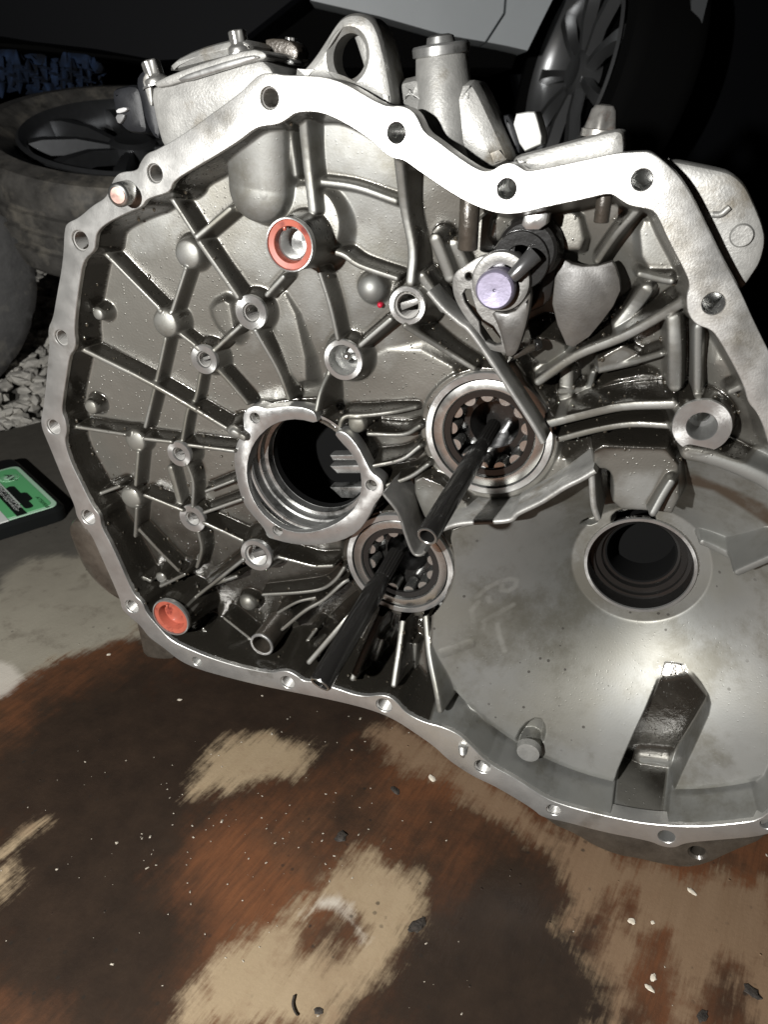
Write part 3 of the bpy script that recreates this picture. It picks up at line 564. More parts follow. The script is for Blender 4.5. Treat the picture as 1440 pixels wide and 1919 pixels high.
# cast lips that stand proud: bell rim, baffle webs and the oil guide
ribbon('cast_lip', [(825,995),(867,983),(950,978),(971,964),(1016,942),(1055,917),(1089,900),(1116,884)], .020, .072, .0042, M_OUT, HB)
ribbon('cast_lip', [(1109,892),(1111,930),(1114,955),(1121,976)], .022, .084, .004, M_OUT, HB)
ribbon('cast_lip', [(802,548),(830,580),(860,606),(885,628),(945,716),(1000,800),(1018,832)], .020, .040, .0034, M_OUT, HB)
ribbon('oil_guide', [(717,926),(745,962),(759,1001),(769,1028),(778,1041),(790,1041),(797,1034)], .012, .052, .0026, M_LEVER, HB)
# bore of the bell
lathe('bore', BORE_D, (0, 1, 0), [(R_D * 1.03, .001), (R_D * 1.02, -.0004), (R_D * .965, -.0004), (R_D * .955, .001)], M_RING, HB, 72, 25)
lathe('bore_liner', BORE_D + np.array([0, .002, 0]), (0, 1, 0), [(R_D * .955, -.001), (R_D * .93, .0105), (R_D * .86, .011), (R_D * .85, .014), (R_D * .74, .0145), (R_D * .72, .0185), (R_D * .66, .019)], M_BLACK, HB, 72, 25)
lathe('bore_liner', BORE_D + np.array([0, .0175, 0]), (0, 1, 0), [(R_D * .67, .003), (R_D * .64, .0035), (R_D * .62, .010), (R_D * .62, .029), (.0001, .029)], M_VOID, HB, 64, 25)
lathe('boss_face', P(990, 1412, .0165), (0, 1, 0), [(Rm(990, 1412, .03, 22), .006), (Rm(990, 1412, .03, 20), .0005), (Rm(990, 1412, .03, 15), 0), (.0001, .0002)], M_OUT, HB, 32, 40)
# bearing seats
for (bx, by), w, R in ((B1, W1, R1), (B2, W2, R2)):
    lathe('bearing_seat', P(bx, by, w), (0, 1, 0), [(R * 1.02, .005), (R, .0004), (R * .99, 0), (R * .90, 0), (R * .895, .002), (R * .895, .02)], M_RING, HB, 72, 25)
# tube and small fittings on the floor
wt = Fw(490, 1210); p0 = P(490, 1209, wt - .034); Rt = Rm(490, 1209, wt - .034, 20)
lathe('oil_tube', p0, (0, 1, 0), [(Rt * .78, .03), (Rt * .78, .0005), (Rt * .86, 0), (Rt * .96, 0), (Rt, .0006), (Rt, .034)], M_OUTD, HB, 32, 30)
lathe('tube_rim', p0 - np.array([0, .0004, 0]), (0, 1, 0), [(Rt * .80, .003), (Rt * .80, .0003), (Rt * .85, 0), (Rt * .95, 0), (Rt * 1.01, .0006), (Rt * 1.01, .002)], M_RING, HB, 32, 30)
for x, y in ((881, 385), (1133, 372)):
    q = P(x, y, .018 if x < 1000 else .012); r = Rm(x, y, .018, 19 if x < 1000 else 15); L_ = .024 if x < 1000 else .012
    rod('bolt_boss', q + np.array([0, 0, .01]), q - np.array([0, 0, L_]), r, M_OUTD, HB, 28, .12)
for x, y in ((712, 573), (516, 1056)):
    q = P(x, y, Fw(x, y) - .0035); lathe('paint_dot', q, (0, -1, 0), [(.0018, -.004), (.0018, 0), (.0012, .0007), (.0001, .001)], mat('red_paint', (.35, .01, .03), 0, .35), HB, 14, 60)
st = P(869, 1408, .002); lathe('stud', st, (0, -.35, 1), [(.0038, -.004)] + [(.0038 if i % 2 else .0031, i * .0006) for i in range(16)] + [(.002, .0098), (.0001, .0098)], M_BOLT, HB, 20, 20)

# ---- outside of the casting, behind the flange
pplate('cover_block', [(278,167),(300,158),(380,132),(472,107),(500,116),(520,150),(470,200),(347,268),(318,285),(303,276),(292,240)], .014, .062, M_OUT, HB, .0035)
pplate('cover_plate', [(284,158),(320,140),(400,112),(470,92),(497,98),(500,112),(472,118),(380,142),(300,168)], .011, .070, M_OUT, HB, .0012)
pplate('cover_dome', [(312,138),(318,116),(365,92),(417,77),(450,72),(470,82),(468,100),(400,115)], .020, .075, M_OUT, HB, .004)
pplate('cover_gasket', [(330,147),(405,121),(470,103),(490,108),(470,116),(405,136),(340,156)], .0095, .02, M_RINGD, HB, .0008)
def head_bolt(x, y, w, r, hpx, lean=(.0, 0., 1.), m=M_BOLT, parent=HB, flute=True):
    c = P(x, y, w); R = Rm(x, y, w, r); h = Rm(x, y, w, hpx); b = lathe('bolt', c, lean, [(R * 1.5, -.002), (R * 1.5, 0), (R * 1.42, .0008), (R * 1.05, .0022), (R, .003), (R, h * .93), (R * .9, h), (R * .45, h), (R * .4, h - .002), (.0001, h - .002)], m, parent, 36, 30, wob=(lambda a, t: 1 + (.07 * math.cos(6 * a) if t > .0028 else 0)) if flute else None)
    lathe('washer', c, lean, [(R * 1.75, -.0035), (R * 1.75, -.0024), (R * 1.4, -.0021)], M_RING, b, 32, 30); return b
head_bolt(293, 152, .022, 14, 28, (-.25, 0, 1)); head_bolt(450, 93, .024, 14, 26, (-.12, 0, 1)); head_bolt(545, 92, .06, 9, 16, (.1, 0, 1))
pplate('cable_bracket', [(478,84),(500,72),(540,74),(560,92),(556,116),(530,112),(505,104),(490,96)], .045, .060, M_OUTD, HB, .0015)
pplate('cable_bracket', [(498,112),(530,105),(552,116),(548,124),(520,118)], .035, .050, M_RINGD, HB, .0012)
# connector
CN = pplate('connector', [(206,172),(214,165),(250,158),(262,170),(270,215),(276,250),(262,253),(238,250),(224,238),(212,212)], .022, .052, M_PLAST, HB, .004)
pplate('connector_collar', [(252,150),(262,134),(276,128),(284,165),(296,225),(300,262),(288,262),(272,235),(258,180)], .018, .056, M_PLAST, CN, .003)
pplate('connector_latch', [(216,206),(236,201),(238,209),(219,215)], .019, .023, mat('grey_plastic', (.35, .35, .35), 0, .4), CN, .0006)
pplate('connector_latch', [(214,216),(234,214),(232,224),(222,236)], .0195, .023, mat('grey_plastic_dark', (.12, .12, .12), 0, .4), CN, .0006)
pplate('connector_shim', [(266,150),(276,134),(282,160),(286,200),(280,198),(272,170)], .015, .018, M_OUT, CN, .0006)
# lifting lug
LUG = pplate('lifting_lug', [(545,150),(557,139),(582,112),(603,80),(627,42),(640,30),(655,24),(675,24),(692,32),(704,48),(713,75),(722,110),(730,150),(738,200),(720,200),(676,180),(620,152)], .018, .034, M_OUT, HB, .005, [ell(652, 106, .018, 31, 44, 36, .12)], n=2)
pplate('lug_backing', [(640,36),(660,25),(690,27),(712,44),(726,74),(735,115),(742,146),(752,180),(752,205),(700,195),(660,60)], .031, .046, M_OUT, LUG, .003, n=2)
# filler port with its cap
a0, a1 = P(828, 104, .040), P(842, 312, .044)
PORT = rod('filler_port', a1, a0, Rm(838, 250, .04, 62), M_OUT, HB, 40, .05, Rm(828, 104, .040, 47))
ax = a0 - a1; ax /= np.linalg.norm(ax); rc = Rm(828, 104, .040, 52)
lathe('port_cap', a0, ax, [(rc * .8, -.001), (rc, 0), (rc, .004), (rc * .95, .005), (rc * .50, .0055), (rc * .46, .0085), (rc * .3, .0095), (.0001, .0095)], M_RINGD, PORT, 40, 30)
pplate('port_gusset', [(738,200),(742,150),(756,146),(782,140),(800,160),(872,150),(890,150),(925,225),(960,300),(950,312),(905,328),(850,296),(795,256),(775,214)], .030, .06, M_OUT, HB, .009, n=2)
# bolted block, clip and bracket on the top right
pplate('bracket_block', [(958,306),(968,292),(1000,284),(1080,262),(1150,243),(1168,246),(1172,262),(1172,300),(1100,310),(990,330)], .012, .055, M_OUT, HB, .004)
nq = P(1125, 250, .030); nr = Rm(1125, 250, .030, 36); dull = mat('dull_nut', (.40, .385, .36), .8, .32, noise=.3, nscale=200, dirt=.22, dirt_col=(.22, .12, .08), dscale=90)
NUT = lathe('dome_nut', nq, (.08, 0, 1), [(nr * 1.0, -.002), (nr * 1.0, .0015), (nr * .86, .002), (nr * .66, .0105), (nr * .5, .0125), (nr * .2, .0132), (.0001, .0132)], dull, HB, 36, 30, wob=lambda a, t: 1 + (.06 * math.cos(6 * a) if .0018 < t < .011 else 0))
pplate('hose_clip', [(956,216),(1000,208),(1006,216),(1020,270),(1000,278),(978,288)], .040, .060, mat('pale_clip', (.5, .5, .48), .2, .5, noise=.2), HB, .002)
pplate('hose_clip', [(938,218),(958,214),(980,288),(960,292)], .048, .07, M_PLAST, HB, .002)
EAR = pplate('mounting_ear', [(1235,296),(1252,300),(1301,309),(1350,319),(1374,326),(1398,347),(1412,375),(1430,417),(1438,451),(1428,493),(1410,520),(1393,545),(1370,540),(1320,440),(1270,340)], .0145, .034, M_OUT, HB, .003, n=2)
lathe('ear_boss', P(1391, 443, .0125), (0, 1, 0), [(Rm(1391, 443, .022, 25), .004), (Rm(1391, 443, .022, 22), .0006), (Rm(1391, 443, .022, 20), 0), (.0001, 0)], M_OUT, EAR, 32, 30)
ribbon('ear_rib', [(1336,404),(1352,403),(1368,390)], .012, .017, .003, M_OUT, EAR)
# lower lobes and foot
pplate('side_lobe', [(120,985),(150,970),(200,1040),(240,1120),(228,1132),(203,1117),(178,1097),(154,1068),(139,1036)], .022, .075, M_OUTD, HB, .006, n=2)
pplate('support_foot', [(250,1150),(275,1165),(325,1215),(330,1236),(300,1238),(268,1232),(262,1200)], .020, .060, M_OUTD, HB, .003)
pplate('bottom_skirt', [(1000,1510),(1030,1545),(1080,1566),(1110,1586),(1160,1606),(1195,1611),(1240,1622),(1285,1629),(1325,1622),(1370,1600),(1440,1572),(1440,1540),(1200,1540)], .0135, .045, M_OUTD, HB, .003, [circ(1308, 1598, .0135, 14, 24)])
zb = P(1285, 1629, .0135)[2]

# ------------------------------------------------------------------ things that sit in the housing
def bearing(c, R, w, nr, label):
    C = P(*c, w); T_ = empty('roller_bearing', C, label, 'bearing', 'roller bearings pressed into the housing')
    lathe('outer_race', C, (0, 1, 0), [(R * .875, .006), (R * .875, .0012), (R * .865, .001), (R * .735, .001), (R * .715, .002), (R * .715, .016)], M_STEEL, T_, 72, 25)
    lathe('cage', C, (0, 1, 0), [(R * .712, .0045), (R * .71, .0030), (R * .61, .0030), (R * .60, .0040), (R * .60, .0048)], M_BLACK, T_, 72, 30)
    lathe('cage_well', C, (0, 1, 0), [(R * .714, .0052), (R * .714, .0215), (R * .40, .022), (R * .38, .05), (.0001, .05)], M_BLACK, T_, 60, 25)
    r = R * .105; rr = R * .605; first = None
    for i in range(nr):
        a = 2 * math.pi * (i + .5) / nr; loc = (rr * math.cos(a), .0052, rr * math.sin(a))
        if first is None:
            first = lathe('roller', C, (0, 1, 0), [(.0001, 0), (r * .93, 0), (r, .0006), (r, .0145), (r * .9, .015), (.0001, .015)], M_STEEL, T_, 24, 30); o = first
        else: o = first.copy(); COL.objects.link(o); o.parent = T_
        o.location = loc
    return T_
bearing(B1, R1, W1, 13, 'larger roller bearing, right of the wide dark bore, a thin cast web crossing it')
bearing(B2, R2, W2, 12, 'smaller lower roller bearing with fan of ribs under it')
def pipe(tip, root, w0, w1, r, label, crown):
    a, b = P(*tip, w0), P(*root, w1); L_ = float(np.linalg.norm(b - a)); R = Rm(*tip, w0, r)
    T_ = empty('hollow_shaft', a, label, 'shaft', 'hollow shafts standing in the bearings')
    lathe('shaft_tube', a, b - a, [(R * .62, L_ * .4), (R * .62, .002), (R * .70, .0004), (R * .78, 0), (R * .92, 0), (R, .0012), (R, L_ * .72), (R * .70, L_ * .80), (R * .62, L_)], M_BLACK, T_, 36, 28)
    lathe('shaft_rim', a, a - b, [(R * .70, 0), (R * .76, .0004), (R * .9, .0004), (R * .95, -.0003)], M_STEEL, T_, 36, 40)
    lathe('spline', a + (b - a) * .80, b - a, [(R * .5, 0), (R * .72, .002), (R * .72, L_ * .22)], M_BLACK, T_, 60, 20, wob=lambda A, t: 1 + .06 * math.copysign(1, math.cos(15 * A)))
    return T_
pipe((801, 1006), (925, 800), -.052, .066, 20, 'black hollow steel shaft slanting out of the larger bearing', True)
pipe((600, 1283), (742, 1040), -.045, .062, 19, 'black oil covered hollow shaft reaching from the lower bearing to the flange edge', True)
for (c, w, R) in ((B1, W1, R1), (B2, W2, R2)):
    pass
# red plastic cups in steel sleeves
def cup(x, y, r, w, ri, dp, label, sleeve):
    C = P(x, y, w); R = Rm(x, y, w, r); I = Rm(x, y, w, ri); T_ = empty('plastic_cup', C, label, 'plastic plug', 'red plastic plugs in the casting')
    lathe('steel_sleeve', C, (0, 1, 0), [(R * .93, .0012), (R * .94, -.0006), (R * .99, -.0006), (R * 1.02, .0006), (R * 1.0, .0035)], M_RING, T_, 48, 30)
    lathe('cup_body', C, (0, 1, 0), [(R * .935, .004), (R * .935, .0008), (R * .90, .0002), (I * 1.05, .0006), (I, .0016), (I * .93, dp), (.0001, dp)], M_RED, T_, 48, 30)
    if sleeve:
        q = C + np.array([0, dp * .26, 0]); lathe('inner_ring', q, (0, 1, 0), [(I * .95, .0), (I * .88, -.0006), (I * .84, .0), (I * .80, .012), (.0001, .012)], M_RING, T_, 36, 30)
    a = P(x - r * .22, y - r * .8, w - .0009); b = P(x - r * .2, y - r * .62, w - .0009); rod('cup_tab', a, b, R * .07, M_RED, T_, 10)
    return T_
cup(543, 460, 44, Fw(543, 460) - .037, 29, .020, 'large red plastic cup in a steel sleeve near the top of the ribbed wall', True)
cup(320, 1158, 31, -.001, 21, .008, 'small bright red plastic cup low by the lower left flange edge', False)
# dowel pin
da, db = P(221, 367, -.014), P(247, 359, .004); DP = empty('dowel_pin', da, 'dull copper coloured dowel pin sticking out of the upper left flange', 'dowel pin')
rod('pin_body', db, da, Rm(221, 367, -.014, 18), M_STEEL, DP, 32, .18)
ax = (da - db) / np.linalg.norm(da - db); lathe('pin_end', da + ax * .0002, ax, [(.00485, -.001), (.0046, .0003), (.0001, .0005)], M_COPPER, DP, 28, 50)
# selector shaft group
SS = empty('selector_shaft', P(927, 545, .05), 'selector shaft with purple tinted end, slotted lever and oily fan plate under the top flange', 'selector shaft')
q0, q1 = P(927, 545, .012), P(927, 545, .060); rs = Rm(927, 545, .012, 37)
lathe('shaft_end', q0, (0, 1, 0), [(.0001, .0012), (rs * .06, .0010), (rs * .09, 0), (rs * .86, -.0004), (rs * .97, .0008), (rs, .002), (rs, .03)], M_PURPLE, SS, 48, 35)
w_c = .020; rcol = Rm(938, 528, w_c, 56)
lathe('collar', P(938, 530, w_c), (0, 1, 0), [(rs * .9, .0006), (rcol * .80, 0), (rcol * .95, .0006), (rcol, .003), (rcol, .012), (rcol * .9, .014)], M_LEVER, SS, 48, 30)
pplate('slotted_lever', [(847,540),(850,512),(877,495),(900,480),(935,478),(985,510),(998,548),(990,585),(978,640),(962,664),(936,662),(908,654),(891,637),(884,612),(868,590),(853,563)], .026, .032, M_LEVER, SS, .0008, [XZ([(867,552),(873,543),(882,543),(886,560),(894,585),(905,600),(925,612),(938,632),(940,646),(928,648),(910,640),(901,624),(898,603),(886,588),(872,568)], .026), circ(879, 519, .026, 7, 18)], n=2)
pplate('lever_arm', [(918,582),(960,590),(985,560),(998,545),(990,600),(975,650),(965,668),(950,672),(944,650),(935,615)], .021, .027, M_FAN, SS, .0015)
ps = P(990, 470, .030); rp = Rm(990, 470, .03, 58)
pr = [(rp * .4, 0), (rp * .86, 0), (rp * .9, .0006)]
for i in range(7): pr += [(rp * (.9 if i % 2 else .96), .0012 + i * .0013)]
pr += [(rp * 1.02, .011), (rp * 1.08, .013), (rp * 1.08, .030)]
lathe('spring_sleeve', ps - np.array([0, .004, 0]), (0, 1, 0), pr, M_BLACK, SS, 56, 25)
lathe('sleeve_ring', P(975, 490, .024), (0, 1, 0), [(rp * .9, .010), (rp * .93, .001), (rp * .9, 0), (rp * .5, 0)], M_BLACK, SS, 48, 25)
rod('roll_pin', P(958, 522, .013), P(1004, 476, .019), Rm(980, 500, .015, 12), mat('grey_pin', (.2, .2, .2), .8, .25), SS, 24, .1, Rm(980, 500, .015, 17))
pplate('fan_plate', [(1050,482),(1072,495),(1092,500),(1120,499),(1148,491),(1154,500),(1162,525),(1164,545),(1150,575),(1130,602),(1105,632),(1075,652),(1062,648),(1045,610),(1035,570),(1040,520)], .040, .046, M_FAN, SS, .0008, n=0)
pplate('fan_plate', [(950,600),(985,590),(1030,570),(1040,520),(1050,482),(1020,470),(1000,520),(985,570)], .040, .048, M_BLACK, SS, .0012)  # black plate added as the painted shadow left of the fan
rod('detent_pin', P(962, 668, .026), P(1008, 648, .036), Rm(980, 660, .03, 7), M_OUTD, SS, 16); rod('detent_pin', P(1003, 648, .032), P(1014, 645, .034), Rm(1010, 646, .03, 11), M_BLACK, SS, 16)
pplate('pawl', [(985,395),(1030,392),(1022,432),(975,432)], .020, .034, M_RING, SS, .001)

# ------------------------------------------------------------------ plywood board
gd = np.array([.46, .888]); sd = np.array([.888, -.46]); e0 = T(0, 810)[:2]
us = np.arange(-.02, 2.2, .006); vs = np.arange(-1.35, .55, .006)      # across, along the grain
U, Vv = np.meshgrid(us - us[0], vs); BX = e0[0] + sd[0] * U + gd[0] * Vv; BY = e0[1] + sd[1] * U + gd[1] * Vv
def tp(px): a = np.array(px, float); return T(a[:, 0], a[:, 1])[:, :2]
PALE = [[(395,1400),(460,1378),(500,1370),(585,1408),(565,1450),(480,1462),(430,1478),(345,1498),(360,1460)],
        [(690,1378),(740,1352),(810,1395),(900,1452),(1010,1535),(1060,1580),(1030,1600),(960,1545),(860,1490),(800,1450),(745,1440)],
        [(325,1925),(372,1830),(410,1780),(480,1742),(560,1700),(605,1660),(680,1600),(705,1590),(735,1640),(790,1650),(800,1690),(770,1740),(735,1800),(700,1850),(640,1875),(590,1935)],
        [(1030,1600),(1060,1570),(1130,1580),(1200,1620),(1440,1660),(1460,1800),(1440,1925),(1235,1925),(1130,1925),(1160,1850),(1100,1790),(1050,1740),(1080,1690),(1060,1640)],
        [(-60,1650),(0,1592),(72,1545),(40,1580),(0,1612)], [(-50,1720),(0,1690),(30,1640),(20,1605),(0,1630),(-60,1660)],
        [(-80,1310),(0,1290),(60,1255),(160,1215),(255,1185),(262,1160),(235,1130),(150,1050),(150,900),(150,700),(-300,700),(-300,1200)]]
BROWN = [[(555,1745),(570,1710),(600,1685),(640,1695),(668,1720),(672,1760),(640,1785),(600,1800),(560,1800),(540,1805)],
         [(1160,1930),(1180,1830),(1215,1760),(1240,1750),(1262,1780),(1262,1830),(1245,1930)], [(1310,1930),(1330,1830),(1345,1800),(1385,1800),(1400,1840),(1395,1930)],
         [(1165,1720),(1172,1690),(1190,1670),(1195,1715),(1180,1745)], [(1110,1800),(1120,1760),(1145,1700),(1132,1690),(1090,1740),(1070,1790)], [(790,1600),(830,1590),(1000,1625),(1060,1680),(1040,1720),(950,1680)]]
pale = np.full(U.shape, -.2)
for q in PALE: pale = np.maximum(pale, sdf(tp(q), BX, BY))
for q in BROWN: pale = np.minimum(pale, -sdf(tp(q), BX, BY))
pale = np.clip(pale / .05, -1, 1)
BLK = [(150,1380,1.0),(120,1700,.9),(220,1500,.9),(300,1750,.75),(80,1500,.75),(700,1340,.7),(250,1330,.92),(450,1330,.9),(330,1250,.6),(50,1400,.5),(400,1600,.12),(550,1550,.25),(330,1500,.78),(150,1600,.85),(250,1650,.7),(450,1680,.08),(640,1560,.35),(900,1500,.25),(800,1600,.4),(920,1700,.8),(900,1850,.95),(1000,1800,.9),(1050,1900,.9),(1200,1850,.25),(1360,1860,.45),(100,1800,.8),(50,1900,.35),(200,1880,.55),(1300,1640,.15),(740,1430,.4),(560,1700,.1),(700,1500,.25),(600,1370,.75),(0,1350,.3),(1150,1590,.4),(200,1240,.35),(700,1880,.5),(0,1000,.5),(1430,1900,.4)]
ba = np.array(BLK); blk = np.clip(RBF(tp(ba[:, :2]), ba[:, 2], 1e-3)(BX, BY), 0, 1)
gry = np.clip(sdf(tp([(-300,700),(150,700),(160,900),(215,1010),(150,1045),(60,1048),(15,1075),(0,1110),(-300,1200)]), BX, BY) / .05, -1, 1)
dus = np.clip(sdf(tp([(-300,700),(200,700),(262,1160),(262,1190),(100,1240),(0,1300),(-300,1400)]), BX, BY) / .05, -1, 1)
wht = np.clip(np.maximum(sdf(tp([(592,1690),(608,1680),(635,1682),(660,1700),(680,1745),(695,1760),(672,1775),(664,1730),(630,1700),(590,1700),(560,1722)]), BX, BY), sdf(tp([(-20,1240),(20,1240),(50,1275),(10,1310),(-30,1310)]), BX, BY)) / .02, -1, 1)
tan = np.clip(np.maximum(sdf(tp(PALE[1]), BX, BY), sdf(tp(PALE[3]), BX, BY)) / .03 + .35, -1, 1)
nu, nv = len(us), len(vs); TH = .016
top = np.stack([BX, BY, np.zeros_like(BX)], -1).reshape(-1, 3); idx = np.arange(nu * nv).reshape(nv, nu)
qd = np.stack([idx[:-1, :-1], idx[:-1, 1:], idx[1:, 1:], idx[1:, :-1]], -1).reshape(-1, 4)
edge = np.concatenate([idx[0, :], idx[1:, -1], idx[-1, -2::-1], idx[-2:0:-1, 0]]); low = top[edge] - [0, 0, TH]; s0 = len(top)
fs = [tuple(int(v) for v in f) for f in qd] + [(int(edge[(i + 1) % len(edge)]), int(edge[i]), s0 + i, s0 + (i + 1) % len(edge)) for i in range(len(edge))]
me = bpy.data.meshes.new('plywood_board'); me.from_pydata([tuple(v) for v in np.concatenate([top, low])], [], fs)
for an, A in (('pale', pale), ('black', blk), ('grey', gry), ('dust', dus), ('white', wht), ('tan', tan)):
    at = me.attributes.new(an, 'FLOAT', 'POINT'); at.data.foreach_set('value', np.concatenate([A.reshape(-1), np.zeros(len(low))]).astype(np.float32))
def wood_material():
    m, N, L, b = node_mat('oil_stained_plywood'); pos = N.new('ShaderNodeNewGeometry').outputs['Position']
    mp = N.new('ShaderNodeMapping'); mp.vector_type = 'POINT'; mp.inputs['Rotation'].default_value = (0, 0, math.radians(12)); L.new(pos, mp.inputs['Vector'])
    g = N.new('ShaderNodeMapping'); g.inputs['Scale'].default_value = (1, .10, 1); L.new(mp.outputs[0], g.inputs['Vector'])
    grain = noise_(N, L, g.outputs[0], 260, 6, .7); gb = noise_(N, L, g.outputs[0], 70, 6, .7); blot = noise_(N, L, pos, 9, 7, .65); fine = noise_(N, L, pos, 330, 4); mid = noise_(N, L, pos, 34, 6, .65)
    S = lambda n, a: math_(N, L, 'MULTIPLY', math_(N, L, 'SUBTRACT', n, .5), a)
    A = lambda *q: q[0] if len(q) == 1 else math_(N, L, 'ADD', q[0], A(*q[1:]))
    e = A(S(gb, .6), S(grain, .65), S(mid, 1.0), S(blot, .6))
    pale_m = rng_(N, L, A(attr_(N, 'pale'), e), -.20, .22)
    bl = A(math_(N, L, 'MULTIPLY', attr_(N, 'black'), 1.15), S(blot, 1.3), S(mid, .8), S(gb, .45)); blm = rng_(N, L, bl, .0, .82)
    brown = mix(N, L, mid, (.085, .033, .015), (.185, .075, .032)); brown = mix(N, L, rng_(N, L, blot, .45, .65), brown, (.115, .056, .029)); brown = mix(N, L, rng_(N, L, grain, .35, .7, 0, .55), brown, (.048, .024, .014))
    dark = mix(N, L, mid, (.009, .007, .006), (.042, .027, .018)); st = mix(N, L, blm, brown, dark)
    pl = mix(N, L, gb, (.255, .19, .115), (.325, .25, .163)); pl = mix(N, L, rng_(N, L, blot, .48, .70, 0, .55), pl, (.19, .125, .075)); pl = mix(N, L, rng_(N, L, mid, .52, .72, 0, .45), pl, (.17, .105, .062)); pl = mix(N, L, math_(N, L, 'MULTIPLY', rng_(N, L, A(attr_(N, 'tan'), S(mid, 1.2), S(gb, .5)), -.1, .5), .85), pl, mix(N, L, gb, (.125, .072, .040), (.20, .130, .080)))
    c = mix(N, L, pale_m, st, pl)
    dst = mix(N, L, blot, (.19, .17, .135), (.33, .305, .245)); dst = mix(N, L, rng_(N, L, mid, .5, .72, 0, .6), dst, (.13, .11, .085)); c = mix(N, L, rng_(N, L, A(attr_(N, 'dust'), e), -.25, .3), c, dst)
    gr = mix(N, L, mid, (.060, .055, .047), (.115, .106, .09)); c = mix(N, L, rng_(N, L, A(attr_(N, 'grey'), math_(N, L, 'MULTIPLY', e, .7)), -.25, .3), c, gr)
    c = mix(N, L, rng_(N, L, A(attr_(N, 'white'), math_(N, L, 'MULTIPLY', e, .9)), -.2, .4, 0, .75), c, (.52, .48, .42))
    vo = N.new('ShaderNodeTexVoronoi'); vo.inputs['Scale'].default_value = 120; L.new(pos, vo.inputs['Vector']); vc = N.new('ShaderNodeSeparateColor'); L.new(vo.outputs['Color'], vc.inputs[0])
    spk = math_(N, L, 'MULTIPLY', rng_(N, L, math_(N, L, 'ADD', vo.outputs['Distance'], S(fine, .3)), .26, .10), math_(N, L, 'MULTIPLY', math_(N, L, 'GREATER_THAN', vc.outputs[0], .80), rng_(N, L, blot, .42, .6))); c = mix(N, L, math_(N, L, 'MULTIPLY', spk, .75), c, (.02, .017, .014))
    L.new(c, b.inputs['Base Color'])
    b.inputs['Specular IOR Level'].default_value = .22; ro = mix(N, L, blm, (.62, .62, .62), (.45, .45, .45)); ro = mix(N, L, pale_m, ro, (.75, .75, .75)); L.new(ro, b.inputs['Roughness'])
    v2 = N.new('ShaderNodeTexVoronoi'); v2.inputs['Scale'].default_value = 110; L.new(pos, v2.inputs['Vector']); v3 = N.new('ShaderNodeSeparateColor'); L.new(v2.outputs['Color'], v3.inputs[0])
    drop = math_(N, L, 'MULTIPLY', rng_(N, L, v2.outputs['Distance'], .14, .0), math_(N, L, 'GREATER_THAN', v3.outputs[0], .955))
    wetd = math_(N, L, 'MULTIPLY', math_(N, L, 'GREATER_THAN', drop, .02), math_(N, L, 'SUBTRACT', 1., pale_m)); L.new(wetd, b.inputs['Coat Weight']); b.inputs['Coat Roughness'].default_value = .05
    h = math_(N, L, 'ADD', math_(N, L, 'MULTIPLY', grain, .5), math_(N, L, 'ADD', math_(N, L, 'MULTIPLY', fine, .3), math_(N, L, 'MULTIPLY', drop, 1.6)))
    bp = N.new('ShaderNodeBump'); bp.inputs['Strength'].default_value = .5; bp.inputs['Distance'].default_value = .0012; L.new(h, bp.inputs['Height']); L.new(bp.outputs[0], b.inputs['Normal']); L.new(bp.outputs[0], b.inputs['Coat Normal'])
    return m
BOARD = link('plywood_board', me, wood_material(), None, None); tag(BOARD, 'oil stained brown plywood board lying under the gearbox housing', 'plywood board')

# ------------------------------------------------------------------ ground and gravel
gm = mat('dark_ground', (.10, .095, .085), 0, .9, noise=.4, nscale=14, bump=.6, bscale=60)
def bank(x, y): return -.030 + .17 * np.clip((-((x - e0[0]) * sd[0] + (y - e0[1]) * sd[1]) - .01) / .50, 0, 1) * np.clip((-x - .2) / .5, 0, 1)
ax_ = np.concatenate([[-40, -12, -5], np.arange(-3.2, .5, .08), [2, 6, 15, 40]]); ay_ = np.concatenate([[-40, -8, -1], np.arange(.2, 4.2, .08), [8, 20, 60]]); GX, GY = np.meshgrid(ax_, ay_); gi = np.arange(GX.size).reshape(GX.shape)
GR = mesh('ground', np.stack([GX, GY, bank(GX, GY) - .012], -1).reshape(-1, 3), np.stack([gi[:-1, :-1], gi[:-1, 1:], gi[1:, 1:], gi[1:, :-1]], -1).reshape(-1, 4).tolist(), gm, None, 60); tag(GR, kind='structure')
def ico():
    bm = bmesh.new(); bmesh.ops.create_icosphere(bm, subdivisions=1, radius=1); v = np.array([x.co for x in bm.verts]); f = np.array([[y.index for y in x.verts] for x in bm.faces]); bm.free(); return v, f
iv, jf = ico(); SV = []; SF = []; cnt = 0; base_v = []
for _ in range(8):
    d = 1 + rng.normal(0, .16, (len(iv), 1)); v = iv * d
    for _k in range(4):
        nn = rng.normal(size=3); nn /= np.linalg.norm(nn); dd = v @ nn; v = v - np.maximum(dd - .6, 0)[:, None] * nn
    base_v.append(v * [1.25, .9, .62])
n_st = 0
while n_st < 6000:
    x = rng.uniform(-2.9, -.6); y = rng.uniform(.75, 3.2); q = np.array([x, y]) - e0
    if q @ sd > -.004 or math.hypot(x, y) > 2.6: continue
    s = rng.uniform(.011, .024); a = rng.uniform(0, 6.28); t_ = rng.normal(0, .35, 2); v = base_v[rng.integers(8)] * s
    Rz = np.array(Matrix.Rotation(a, 3, 'Z') @ Matrix.Rotation(t_[0], 3, 'X') @ Matrix.Rotation(t_[1], 3, 'Y')); v = v @ Rz.T
    SV.append(v + [x, y, bank(x, y) + .002 + rng.uniform(0, .016)]); SF.append(jf + cnt); cnt += len(iv); n_st += 1
SV = np.concatenate(SV); SF = np.concatenate(SF)
